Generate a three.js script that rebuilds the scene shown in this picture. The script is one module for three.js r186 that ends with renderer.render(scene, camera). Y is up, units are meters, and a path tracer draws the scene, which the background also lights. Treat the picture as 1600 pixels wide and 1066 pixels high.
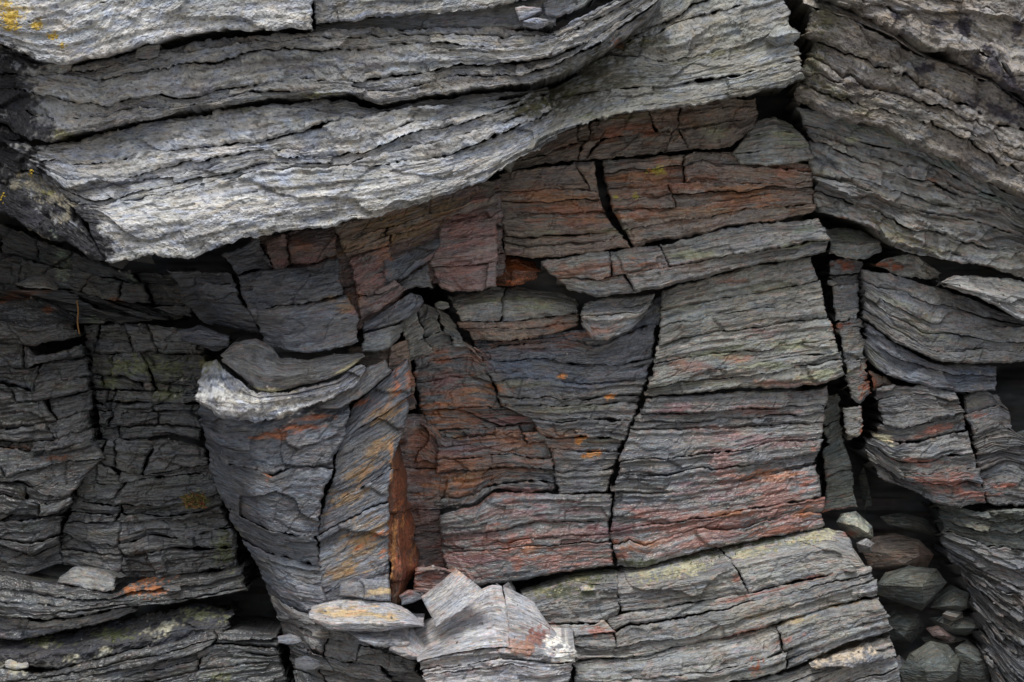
import * as THREE from 'three';
import { ConvexGeometry } from 'three/addons/geometries/ConvexGeometry.js';
import { TessellateModifier } from 'three/addons/modifiers/TessellateModifier.js';
import { toCreasedNormals } from 'three/addons/utils/BufferGeometryUtils.js';

// ---------------------------------------------------------------- camera, sky, sun, exposure
const CAM_D = 3.0;                                   // metres from the lens to the main rock plane (z = 0)
const scene = new THREE.Scene();
const camera = new THREE.PerspectiveCamera(2 * Math.atan(0.533 / CAM_D) * 180 / Math.PI, 1600 / 1066, 0.05, 300);
camera.position.set(0, 0, CAM_D);
camera.lookAt(0, 0, 0);
camera.updateMatrixWorld();

const renderer = new THREE.WebGLRenderer({ antialias: true });
renderer.toneMapping = THREE.LinearToneMapping;
renderer.toneMappingExposure = 1.46;
renderer.shadowMap.enabled = true;

{ // overcast sky: three times as bright overhead as at the horizon, soft cloud mottling
  const W = 256, H = 128, d = new Float32Array(W * H * 4);
  for (let j = 0; j < H; j++) for (let i = 0; i < W; i++) {
    const el = ((j + 0.5) / H - 0.5) * Math.PI, az = (i + 0.5) / W * Math.PI * 2, s = Math.max(0, Math.sin(el));
    const cloud = 1 + 0.07 * Math.sin(3 * az + 5 * el) * Math.cos(el) + 0.05 * Math.sin(7 * az - 9 * el) * Math.cos(el);
    const L = 1.15 * (1 + 2 * s) / 3 * cloud, o = (j * W + i) * 4;
    d[o] = L * 0.97; d[o + 1] = L * 1.0; d[o + 2] = L * 1.05; d[o + 3] = 1;
  }
  const sky = new THREE.DataTexture(d, W, H, THREE.RGBAFormat, THREE.FloatType);
  sky.mapping = THREE.EquirectangularReflectionMapping; sky.magFilter = THREE.LinearFilter; sky.minFilter = THREE.LinearFilter;
  sky.needsUpdate = true;
  scene.background = sky; scene.environment = sky;
}
const sun = new THREE.DirectionalLight(new THREE.Color(1, 0.97, 0.92), 1.4);
sun.position.set(-1.4, 6, 2.9);
sun.target.position.set(0, 0, 0);
sun.castShadow = true; sun.shadow.radius = 36; sun.shadow.mapSize.set(4096, 4096);
Object.assign(sun.shadow.camera, { left: -2, right: 2, top: 2, bottom: -2, near: 0.5, far: 20 });
scene.add(sun, sun.target);

// ---------------------------------------------------------------- noise
function hash(x, y) {
  let h = Math.imul(x | 0, 374761393) ^ Math.imul(y | 0, 668265263) ^ 0x5bd1e995;
  h = Math.imul(h ^ (h >>> 13), 1274126177); h ^= h >>> 15; h = Math.imul(h, 2246822519); h ^= h >>> 13;
  return (h >>> 0) / 4294967296;
}
function noise(x, y) {                                // smooth value noise, -1..1
  const xi = Math.floor(x), yi = Math.floor(y), fx = x - xi, fy = y - yi;
  const u = fx * fx * (3 - 2 * fx), v = fy * fy * (3 - 2 * fy);
  const a = hash(xi, yi), b = hash(xi + 1, yi), c = hash(xi, yi + 1), e = hash(xi + 1, yi + 1);
  return ((a + (b - a) * u) * (1 - v) + (c + (e - c) * u) * v) * 2 - 1;
}
function zig(x, k) {                                  // broken line through random heights, -1..1
  const i = Math.floor(x), f = x - i, a = hash(i, k | 0), b = hash(i + 1, k | 0); return (a + (b - a) * f) * 2 - 1;
}
function fbm(x, y, n) { let s = 0, a = 0.5, t = 0; for (let i = 0; i < n; i++) { s += a * noise(x, y); t += a; a *= 0.5; x = x * 2.03 + 17.3; y = y * 2.03 + 9.1; } return s / t; }
const clamp = (x, a, b) => x < a ? a : x > b ? b : x;
const smooth = (a, b, x) => { const t = clamp((x - a) / (b - a), 0, 1); return t * t * (3 - 2 * t); };
const lin = c => { c /= 255; return c <= 0.04045 ? c / 12.92 : Math.pow((c + 0.055) / 1.055, 2.4); };
const rgb = c => [lin(c[0]), lin(c[1]), lin(c[2])];
// broken plates: cells with a step, a tilt of their own and sharp borders
const facetOut = { v: 0, id: 0, edge: 0 };
function facet(x, y, shingle) {
  const xi = Math.floor(x), yi = Math.floor(y); let b1 = 9, b2 = 9, bx = 0, by = 0, dx = 0, dy = 0;
  for (let j = -1; j < 2; j++) for (let i = -1; i < 2; i++) {
    const cx = xi + i, cy = yi + j, px = cx + 0.1 + 0.8 * hash(cx, cy + 911), py = cy + 0.1 + 0.8 * hash(cx + 577, cy);
    const d = (x - px) * (x - px) + (y - py) * (y - py);
    if (d < b1) { b2 = b1; b1 = d; bx = cx; by = cy; dx = x - px; dy = y - py; } else if (d < b2) b2 = d;
  }
  const h = hash(bx + 31, by + 77);
  facetOut.v = (h * 2 - 1) + (hash(bx, by + 5) - 0.5) * 1.6 * dx + ((hash(bx + 3, by) - 0.5) * 1.2 + shingle) * dy;
  facetOut.id = h; facetOut.edge = Math.sqrt(b2) - Math.sqrt(b1);
  return facetOut.v;
}

// split beds: rows that run straight along the bedding, each broken across here and there, with a step and a tilt of its own
function splitBed(a, s, w, t, k) {
  const r = s / t + 0.8 * noise(s / (t * 1.9) + k, 1.7), ri = Math.floor(r), rf = r - ri, c = (a + (hash(ri, 3 + (k | 0)) - 0.5) * 1.6 * rf * t) / (w * (0.5 + hash(ri, 8 + (k | 0)))) + 9 * hash(ri, 4 + (k | 0)), ci = Math.floor(c), cf = c - ci, id = hash(ri * 3 + 1, ci * 7 + (k | 0));
  facetOut.id = id; return (id * 2 - 1) + (hash(ri, ci + 17) - 0.5) * 0.9 * (cf - 0.5) + (hash(ri + 5, ci) - 0.3) * 0.9 * (rf - 0.5);
}
// ---------------------------------------------------------------- grain textures and materials
function grainTexture(N, f) {
  const d = new Uint8Array(N * N * 4);
  for (let j = 0; j < N; j++) for (let i = 0; i < N; i++) {
    const v = clamp(f(i / N, j / N), 0, 1) * 255, o = (j * N + i) * 4; d[o] = d[o + 1] = d[o + 2] = v; d[o + 3] = 255;
  }
  const t = new THREE.DataTexture(d, N, N); t.magFilter = THREE.LinearFilter; t.minFilter = THREE.LinearMipmapLinearFilter; t.generateMipmaps = true;
  t.wrapS = t.wrapT = THREE.RepeatWrapping; t.needsUpdate = true; return t;
}
function tileNoise(x, y, nx, ny, seed) {               // value noise that repeats after nx, ny cells
  x *= nx; y *= ny; const xi = Math.floor(x), yi = Math.floor(y), fx = x - xi, fy = y - yi, u = fx * fx * (3 - 2 * fx), v = fy * fy * (3 - 2 * fy);
  const H = (a, b) => hash(((a % nx) + nx) % nx + seed * 131, ((b % ny) + ny) % ny + seed * 57);
  return (H(xi, yi) * (1 - u) + H(xi + 1, yi) * u) * (1 - v) + (H(xi, yi + 1) * (1 - u) + H(xi + 1, yi + 1) * u) * v;
}
const sharp = (v, k) => { v = v * 2 - 1; return 0.5 + 0.5 * Math.sign(v) * Math.pow(Math.abs(v), k); };
const shaleGrain = grainTexture(1024, (x, y) => { const w = 0.004 * tileNoise(x, y, 9, 20, 21); return 0.42 * sharp(tileNoise(x, y + w, 26, 120, 1), 0.6) + 0.33 * tileNoise(x, y + w, 70, 290, 2) + 0.25 * tileNoise(x, y, 240, 480, 3); });
const roughGrain = grainTexture(1024, (x, y) => 0.38 * sharp(tileNoise(x, y, 56, 110, 4), 0.7) + 0.36 * tileNoise(x, y, 130, 210, 5) + 0.26 * tileNoise(x, y, 420, 460, 6));
function tintTexture(N, f) {
  const d = new Uint8Array(N * N * 4);
  for (let j = 0; j < N; j++) for (let i = 0; i < N; i++) { const c = f(i / N, j / N), o = (j * N + i) * 4; for (let k = 0; k < 3; k++) d[o + k] = clamp(c[k], 0, 1) * 255; d[o + 3] = 255; }
  const t = new THREE.DataTexture(d, N, N); t.magFilter = THREE.LinearFilter; t.minFilter = THREE.LinearMipmapLinearFilter; t.generateMipmaps = true; t.wrapS = t.wrapT = THREE.RepeatWrapping; t.needsUpdate = true; t.colorSpace = THREE.NoColorSpace; return t;
}
// mineral grain: streaks of paler and darker laminae, iron and ochre flecks
const shaleTint = tintTexture(1024, (x, y) => {
  const w = 0.004 * tileNoise(x, y, 9, 20, 21), a = tileNoise(x, y + w, 22, 130, 31), b = tileNoise(x, y + w, 64, 300, 32), c = tileNoise(x, y, 210, 420, 33), e = tileNoise(x, y, 420, 500, 34);
  let v = 0.22 + 0.30 * a + 0.28 * b + 0.22 * c + 0.12 * e; v *= 1 - 0.45 * smooth(0.72, 0.86, tileNoise(x, y + w, 30, 230, 35)); v *= 1 + 0.5 * smooth(0.8, 0.95, tileNoise(x, y, 110, 330, 36));
  const r = smooth(0.62, 0.85, tileNoise(x, y + w, 34, 150, 37)) * 0.16, o = smooth(0.7, 0.9, tileNoise(x, y, 90, 260, 38)) * 0.13, u = smooth(0.6, 0.9, tileNoise(x, y + w, 20, 90, 39)) * 0.08;
  return [v * (1 + r + o - u * 0.6), v * (1 - r * 0.25 + o * 0.4), v * (1 - r * 0.6 - o + u)];
});
const paleTint = tintTexture(1024, (x, y) => {
  const w = 0.007 * tileNoise(x, y, 8, 18, 41), a = tileNoise(x, y + w, 26, 80, 42), b = tileNoise(x, y + w, 70, 190, 43), c = tileNoise(x, y, 190, 330, 44), e = tileNoise(x, y, 430, 480, 45);
  let v = 0.34 + 0.22 * a + 0.26 * b + 0.2 * c + 0.1 * e; v *= 1 - 0.5 * smooth(0.7, 0.88, tileNoise(x, y + w, 60, 170, 46)); v *= 1 + 0.3 * smooth(0.75, 0.95, tileNoise(x, y + w, 45, 120, 47));
  const o = smooth(0.62, 0.9, tileNoise(x, y + w, 40, 130, 48)) * 0.11, u = smooth(0.45, 0.9, tileNoise(x, y + w, 24, 80, 49)) * 0.12;
  return [v * (1 + o * 0.6 - u * 0.7), v * (1 - u * 0.2), v * (1 - o + u)];
});
for (const t of [shaleGrain, roughGrain, shaleTint, paleTint]) t.repeat.set(2.6, 2.6);
const gloss = grainTexture(512, (x, y) => 0.55 + 0.6 * tileNoise(x, y, 24, 70, 11) * tileNoise(x, y, 90, 140, 12));
gloss.repeat.set(2.6, 2.6);
const mat = (roughness, bump, tex, map) => new THREE.MeshStandardMaterial({ vertexColors: true, roughness, map, bumpMap: tex, bumpScale: bump, roughnessMap: gloss, side: THREE.DoubleSide });
const MATS = { dampshade: mat(0.44, 0.0024, shaleGrain, shaleTint), dry: mat(1, 0.0042, roughGrain, paleTint), shale: mat(0.9, 0.0034, shaleGrain, shaleTint), slate: mat(0.56, 0.0020, shaleGrain, shaleTint), wet: mat(0.2, 0.0025, roughGrain, shaleTint) };  // damp sheen is roughness only; shade sits in the palette of that name
const TINT_MEAN = 1.55;

// ---------------------------------------------------------------- stains, lichen, rust: matter on the rock, placed where the photograph shows it
// [x, y, half width, half height, turn in degrees, sRGB colour, strength, grain: 0 streaks along the bedding, 1 blotches]
const STAINS = [];
const muted = (c, k) => { const m = 0.3 * c[0] + 0.6 * c[1] + 0.1 * c[2]; return c.map(v => m + (v - m) * k); };
const st = (list, col, str, grain) => { const black = col === DARKLICHEN; col = muted(col, 0.92); for (const [x, y, a, b, r = 0] of list) STAINS.push([x, y, a, b, Math.cos(r * Math.PI / 180), Math.sin(r * Math.PI / 180), rgb(col), str, grain, Math.max(a, b) * 1.5, black]); };
const RUST = [154, 100, 74], MAUVE = [136, 101, 97], ORANGE = [176, 98, 48], OCHRE = [152, 116, 66], YELLOW = [206, 172, 62], DARKLICHEN = [38, 37, 42],
  PALEGREEN = [136, 140, 112], MOSS = [66, 68, 38], WHITE = [232, 229, 222], YELLOWGREEN = [196, 192, 122], BLUE = [100, 108, 122], IRON = [150, 78, 44], PALE = [176, 172, 166], BROWN = [92, 78, 64];
st([[1030, 268, 70, 18], [1040, 290, 90, 22], [900, 335, 90, 26], [1150, 310, 70, 22], [1000, 330, 40, 20], [1220, 270, 40, 16], [960, 205, 40, 16, -5], [1090, 200, 8, 8], [830, 300, 50, 14], [1010, 205, 30, 20], [880, 320, 60, 12]], RUST, 0.75, 0);
st([[950, 420, 60, 18], [880, 425, 30, 20], [1010, 415, 40, 14], [920, 520, 50, 10, -8], [860, 510, 55, 10], [1150, 560, 40, 10], [1210, 600, 60, 8, -5], [1060, 565, 22, 12], [1140, 440, 30, 8]], RUST, 0.6, 0);
st([[1220, 780, 80, 50, -8], [1130, 720, 34, 30, -50], [1100, 810, 90, 26], [1240, 810, 60, 26, -8], [1010, 800, 50, 20], [760, 850, 80, 30], [720, 880, 40, 24], [860, 870, 70, 22], [810, 770, 50, 16], [1120, 840, 60, 14, -8], [900, 800, 50, 12]], MAUVE, 0.85, 0);
st([[1200, 830, 70, 10, -8], [1260, 760, 24, 22], [800, 850, 60, 10], [810, 880, 14, 22], [965, 870, 18, 8], [1000, 805, 16, 5], [1270, 700, 10, 6]], IRON, 0.65, 0);
st([[730, 350, 46, 50, -20], [720, 420, 50, 34], [745, 310, 26, 20], [560, 440, 22, 50, -15], [470, 380, 28, 14], [440, 410, 20, 12], [590, 420, 20, 30], [610, 470, 30, 12, -30], [555, 490, 14, 12], [480, 410, 40, 10]], MAUVE, 0.85, 0);
st([[640, 365, 60, 16, -20], [620, 345, 50, 12, -20], [545, 390, 30, 8, -20], [700, 330, 30, 10, -15], [540, 480, 14, 18]], OCHRE, 0.5, 0);
st([[812, 436, 20, 9, -25]], [160, 88, 50], 0.7, 1);
st([[725, 690, 40, 12], [740, 680, 34, 10], [735, 750, 34, 16, -20], [715, 615, 44, 14], [680, 660, 10, 8], [800, 655, 30, 8], [810, 690, 20, 6], [690, 560, 20, 16], [640, 590, 12, 20], [660, 690, 26, 30]], RUST, 0.8, 0);
st([[730, 612, 40, 10], [730, 745, 36, 12, -20], [720, 685, 40, 8]], OCHRE, 0.7, 0);
st([[660, 740, 30, 40], [650, 800, 30, 20], [880, 540, 30, 8], [690, 720, 30, 14], [740, 715, 50, 8], [660, 630, 14, 26]], [92, 58, 48], 0.8, 0);
// prow: ochre bands on slate, rust along its right edge
st([[560, 850, 46, 40, -20], [570, 820, 44, 22, -22], [545, 780, 40, 16, -25], [590, 700, 34, 16, -35], [600, 650, 30, 16, -35], [540, 890, 40, 20, -15], [560, 740, 40, 14, -30], [610, 610, 16, 14]], OCHRE, 0.62, 0);
st([[590, 835, 16, 5, -28], [560, 855, 14, 4, -28], [600, 860, 10, 10], [565, 630, 22, 8, -10], [430, 680, 50, 7, -8], [470, 668, 40, 6, -8], [500, 650, 40, 6, -8], [420, 745, 10, 6], [620, 600, 10, 22]], ORANGE, 0.7, 0);
st([[628, 840, 16, 60, 3], [622, 770, 10, 40], [640, 890, 12, 24]], [132, 70, 42], 0.8, 1);
st([[616, 850, 4, 60, 3], [640, 880, 3, 30, 3], [612, 720, 4, 30], [628, 820, 3, 24]], [180, 124, 66], 0.7, 1);
st([[555, 962, 46, 14], [520, 955, 30, 6], [590, 925, 30, 6], [610, 965, 20, 8]], [186, 158, 112], 0.8, 0);
st([[640, 900, 20, 30], [670, 905, 26, 14]], [112, 62, 48], 0.85, 0);
st([[715, 900, 14, 10]], [186, 150, 124], 0.8, 1);
// pale slabs: lichens
st([[15, 25, 20, 22], [20, 45, 12, 10], [60, 40, 12, 8], [85, 58, 10, 7], [100, 72, 6, 5], [20, 271, 6, 6], [50, 272, 5, 8, -30], [2, 310, 6, 14], [10, 10, 14, 14], [40, 15, 14, 8]], YELLOW, 0.95, 1);
st([[40, 345, 70, 30, 25], [112, 374, 60, 20, 25], [0, 310, 50, 40], [-40, 200, 60, 60], [5, 130, 22, 60], [28, 185, 28, 36], [150, 388, 30, 14, 20], [60, 350, 60, 24, 28], [20, 320, 40, 26, 20], [110, 370, 50, 20, 25], [160, 382, 26, 14], [100, 330, 34, 14, 30], [140, 350, 20, 30, -20], [20, 200, 40, 18, 30], [70, 205, 16, 14], [10, 110, 14, 40], [25, 160, 14, 30], [0, 240, 60, 20, 15], [60, 265, 16, 14], [-60, 260, 70, 60], [30, 90, 40, 10, 20], [60, 300, 30, 12, 30]], DARKLICHEN, 0.97, 2);
st([[15, 150, 34, 70], [25, 195, 40, 30, 20], [-10, 330, 60, 40, 20], [70, 360, 80, 24, 26], [130, 385, 50, 16, 20], [100, 320, 60, 16, 30], [-80, 200, 90, 90]], DARKLICHEN, 0.9, 2);
st([[50, 290, 30, 14, 30], [90, 310, 30, 12, 30], [100, 340, 16, 8], [20, 285, 20, 10], [50, 365, 40, 5, 25]], [150, 142, 122], 0.8, 1);
st([[110, 212, 30, 7], [380, 168, 26, 5], [75, 300, 14, 8], [500, 148, 30, 3]], [120, 118, 60], 0.7, 1);
st([[560, 185, 66, 8, -24], [640, 30, 90, 12], [740, 30, 60, 12], [200, 285, 90, 6, -10], [330, 265, 50, 6, -15], [470, 250, 70, 8, 0], [700, 205, 40, 8, -20], [860, 20, 60, 22]], [126, 130, 142], 0.85, 0);
st([[440, 172, 60, 14, -5], [330, 185, 60, 10], [200, 225, 20, 14], [230, 325, 90, 26, -15], [320, 330, 90, 30, -12], [450, 315, 90, 22, -8], [180, 340, 24, 30], [60, 12, 60, 14], [120, 10, 60, 12], [240, 25, 60, 16], [180, 45, 60, 16], [960, 25, 60, 8, -30], [880, 70, 40, 10, -20], [620, 190, 50, 10, -22], [780, 85, 60, 8], [560, 305, 80, 16, -12]], [206, 203, 198], 0.6, 0);
st([[510, 175, 24, 12], [460, 180, 40, 6], [480, 160, 30, 6], [470, 105, 30, 10], [300, 140, 60, 8], [600, 100, 80, 8]], [96, 92, 100], 0.6, 0);
st([[870, 130, 90, 22, -28], [930, 100, 60, 22, -25], [960, 120, 60, 12], [840, 160, 50, 20, -30], [1000, 62, 60, 12, -10], [900, 150, 50, 14, -20]], [72, 68, 50], 0.72, 1);
st([[880, 145, 60, 10, -25], [985, 60, 30, 8], [1100, 87, 60, 5, -12], [1000, 180, 60, 5, -8]], [92, 90, 52], 0.6, 1);
st([[967, 62, 12, 6]], [120, 76, 56], 0.8, 1);
// right hand slabs
st([[1508, 38, 14, 14, 20], [1528, 98, 9, 13], [1552, 100, 9, 18], [1512, 170, 22, 10, 15], [1560, 175, 40, 8, 30], [1400, 25, 8, 6], [1470, 35, 14, 8], [1590, 150, 16, 40, -40], [1440, 110, 14, 8], [1590, 45, 10, 14], [1582, 130, 5, 14], [1545, 75, 8, 6]], [58, 52, 60], 0.95, 2);
st([[1405, 112, 10, 9], [1455, 145, 34, 14, 30], [1520, 180, 26, 10, 25], [1580, 215, 40, 12, 30], [1350, 100, 20, 6, 30]], [204, 196, 188], 0.8, 1);
st([[1300, 140, 30, 10, 30], [1270, 90, 20, 50], [1350, 175, 30, 8, 20], [1290, 30, 26, 30]], [88, 86, 60], 0.7, 1);
st([[1330, 195, 36, 8, 18], [1390, 215, 40, 8, 25], [1450, 240, 36, 6, 20], [1480, 260, 30, 10, 20], [1550, 310, 30, 8, 25]], [112, 128, 120], 0.8, 0);
st([[1395, 215, 24, 5, 25], [1330, 218, 14, 5]], [176, 178, 150], 0.8, 0);
st([[1455, 282, 18, 5, 15], [1320, 340, 20, 4]], RUST, 0.8, 0);
st([[1480, 305, 60, 16, 22], [1400, 300, 30, 14, 25], [1350, 270, 40, 10, 25], [1560, 350, 50, 14, 22]], [140, 138, 136], 0.6, 0);
st([[1400, 365, 60, 14, 30], [1440, 385, 40, 8, 22]], [118, 112, 84], 0.7, 1);
st([[1330, 370, 36, 14], [1250, 360, 30, 12]], [116, 128, 110], 0.7, 0);
st([[1320, 412, 24, 8], [1318, 508, 22, 6, -12], [1385, 412, 20, 6], [1400, 418, 14, 5], [1360, 610, 14, 40], [1350, 660, 8, 26]], IRON, 0.85, 1);
st([[1460, 672, 56, 9, -11], [1530, 650, 24, 8, -11], [1440, 720, 40, 6], [1480, 750, 50, 26], [1520, 775, 36, 12], [1560, 760, 30, 6]], [150, 92, 76], 0.8, 0);
st([[1515, 585, 46, 14, 6]], [92, 102, 120], 0.8, 0);
st([[1387, 688, 16, 8, 30]], [196, 190, 160], 0.9, 1);
st([[1400, 470, 40, 8, 25], [1440, 520, 60, 10, 10], [1370, 560, 12, 30, -20], [1440, 500, 30, 6]], [104, 104, 80], 0.5, 0);
// centre block greys and pale beds
st([[1120, 550, 70, 12, -8], [1240, 540, 70, 14, -8], [1270, 590, 60, 10, -8], [1200, 570, 50, 8], [1180, 610, 60, 6], [1080, 400, 40, 10, -4], [1250, 385, 40, 8, -6], [1230, 210, 34, 20]], PALEGREEN, 0.75, 0);
st([[840, 470, 50, 8], [760, 470, 40, 8], [830, 480, 40, 6], [690, 470, 20, 8], [1110, 200, 30, 12], [1120, 215, 30, 8], [930, 185, 30, 6], [960, 360, 50, 8], [860, 365, 40, 8]], PALEGREEN, 0.7, 0);
st([[800, 570, 60, 20], [840, 590, 70, 12], [830, 545, 50, 10], [900, 600, 60, 14]], [88, 98, 116], 0.75, 0);
st([[905, 688, 14, 6, -20], [925, 710, 22, 5, -18], [880, 590, 12, 4], [950, 620, 10, 4], [1025, 267, 10, 7], [1020, 265, 14, 3]], [214, 140, 60], 0.85, 1);
st([[1028, 266, 12, 8], [962, 308, 6, 5], [993, 306, 5, 5]], [206, 196, 70], 0.95, 1);
st([[1040, 750, 60, 14], [1030, 700, 40, 8], [1060, 735, 40, 12]], [92, 98, 106], 0.7, 0);
// lower ledges
st([[1070, 892, 48, 8, -12], [1010, 903, 24, 8, -6], [1180, 866, 36, 5, -14], [1262, 846, 34, 5, -12], [905, 912, 26, 6, -10], [1290, 838, 30, 8], [850, 930, 20, 6, -10], [918, 921, 14, 4]], [178, 174, 142], 0.8, 1);
st([[1120, 868, 80, 8, -14], [920, 905, 60, 10, -8], [1010, 880, 50, 8], [1230, 842, 80, 8, -12], [880, 930, 60, 10]], [62, 70, 40], 0.75, 1);
st([[1200, 925, 80, 5, -14], [1150, 905, 10, 8], [1280, 900, 50, 4, -10], [930, 985, 30, 14], [1230, 1000, 24, 6, -20], [1170, 985, 40, 8, -20], [1330, 838, 14, 9]], [162, 92, 72], 0.7, 0);
st([[1240, 970, 60, 6, -16], [1320, 945, 60, 5, -14], [1180, 960, 40, 5, -16]], [150, 128, 84], 0.7, 0);
st([[1320, 1025, 60, 12, -10]], [200, 182, 158], 0.85, 1);
st([[1181, 1042, 12, 12]], [166, 84, 38], 0.95, 1);
st([[1345, 825, 24, 14, 30]], [196, 196, 176], 0.7, 1);
// left dark wall
st([[240, 575, 70, 16], [200, 570, 34, 12], [265, 615, 26, 14], [170, 600, 16, 8], [310, 780, 20, 14], [350, 860, 16, 30]], [104, 110, 74], 0.75, 1);
st([[235, 922, 24, 12], [205, 925, 20, 8]], [184, 116, 72], 0.92, 1);
st([[60, 975, 60, 8, 5], [110, 970, 50, 6, -8], [130, 905, 30, 10]], [150, 148, 144], 0.7, 1);
st([[10, 465, 50, 6, -20], [50, 460, 40, 5, -10], [70, 485, 16, 6], [180, 470, 10, 6], [20, 700, 40, 4], [90, 715, 30, 4]], [120, 76, 50], 0.7, 1);
st([[20, 1045, 22, 10], [160, 1018, 14, 9], [110, 1030, 14, 10], [250, 985, 30, 10, -20], [70, 1010, 12, 6], [310, 965, 40, 8]], [176, 172, 150], 0.85, 1);
st([[310, 965, 40, 10], [170, 995, 40, 7], [60, 1008, 40, 5], [340, 1060, 20, 10]], [92, 98, 52], 0.7, 1);
st([[96, 395, 10, 30, -20], [100, 420, 14, 20], [145, 500, 12, 8], [215, 440, 16, 6, 40]], [128, 140, 122], 0.8, 1);
// foreground pale boulder
st([[838, 1000, 34, 16, -30], [825, 1015, 18, 14]], [122, 78, 70], 0.92, 1);
st([[815, 1010, 30, 12]], [176, 140, 120], 0.6, 1);
st([[875, 1025, 26, 16, 10], [870, 1005, 20, 8]], WHITE, 0.9, 1);
st([[380, 625, 80, 20, 10], [340, 615, 34, 14]], WHITE, 0.95, 1);
st([[325, 570, 24, 14, 20]], [112, 108, 72], 0.8, 1);
st([[430, 610, 40, 4, 5], [540, 575, 30, 4, -30]], [196, 186, 140], 0.8, 0);

st([[860, 300, 70, 30], [1000, 300, 70, 30], [1110, 285, 90, 30], [1210, 300, 60, 26], [900, 370, 90, 16], [1060, 345, 70, 14], [870, 225, 50, 14], [1060, 190, 60, 18], [940, 430, 60, 20], [1090, 420, 60, 14]], [122, 94, 80], 0.55, 0);
st([[790, 690, 90, 30], [720, 660, 60, 40], [700, 600, 50, 40], [760, 730, 80, 30], [700, 770, 60, 20], [880, 690, 40, 30], [830, 540, 60, 12]], [132, 98, 78], 0.6, 0);
st([[800, 800, 110, 20], [900, 840, 90, 36], [740, 870, 60, 30], [1050, 830, 110, 40], [1180, 760, 90, 40], [1120, 680, 60, 20], [1230, 690, 60, 14], [1180, 640, 80, 12], [1060, 640, 40, 12], [1240, 600, 60, 10], [1090, 570, 40, 12], [1200, 520, 60, 8]], [132, 96, 90], 0.62, 0);
st([[880, 260, 60, 12], [850, 280, 60, 10], [950, 350, 60, 8], [840, 610, 60, 14], [940, 580, 60, 14], [900, 750, 40, 14], [1040, 720, 60, 16], [780, 500, 40, 6], [1030, 690, 50, 10]], [92, 96, 104], 0.6, 0);
st([[600, 355, 80, 14, -18], [700, 320, 60, 10, -18], [650, 380, 40, 8, -25], [520, 470, 20, 10], [548, 470, 14, 10]], [126, 106, 74], 0.6, 0);
st([[560, 470, 20, 12], [600, 400, 16, 20], [480, 385, 26, 14]], [150, 104, 80], 0.6, 1);
st([[720, 640, 70, 50], [780, 680, 80, 26], [700, 720, 60, 30], [740, 560, 40, 30], [820, 720, 50, 20]], [150, 102, 76], 0.6, 0);
st([[780, 850, 100, 36], [880, 870, 80, 20], [1080, 830, 120, 30], [1220, 790, 80, 40], [740, 890, 50, 16]], [134, 96, 87], 0.6, 0);
st([[1000, 275, 60, 14], [870, 310, 70, 14], [1160, 300, 80, 14], [950, 345, 70, 8], [1100, 330, 60, 8], [1210, 325, 50, 7]], [158, 112, 74], 0.55, 0);
st([[880, 640, 80, 10], [820, 600, 60, 8], [930, 690, 40, 8], [1100, 600, 70, 8], [1060, 480, 60, 8], [1200, 450, 60, 8]], [118, 116, 92], 0.55, 0);
st([[700, 600, 40, 20], [790, 660, 50, 14], [720, 700, 60, 14], [840, 800, 60, 14], [960, 830, 50, 16], [1100, 770, 60, 16], [1180, 690, 60, 12], [1060, 640, 50, 10], [760, 880, 50, 12]], [118, 88, 96], 0.65, 0);
st([[690, 640, 30, 20], [760, 610, 40, 10], [700, 760, 50, 12], [830, 860, 40, 12], [1000, 850, 40, 10], [1200, 740, 50, 14], [1250, 800, 30, 16], [1130, 800, 40, 10]], [160, 104, 66], 0.6, 0);
st([[740, 680, 30, 8], [700, 690, 40, 8], [800, 720, 40, 8], [720, 830, 50, 10], [900, 800, 50, 10], [1050, 790, 60, 10], [1150, 840, 40, 6]], [92, 92, 98], 0.65, 0);
const tmpC = [0, 0, 0];
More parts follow.
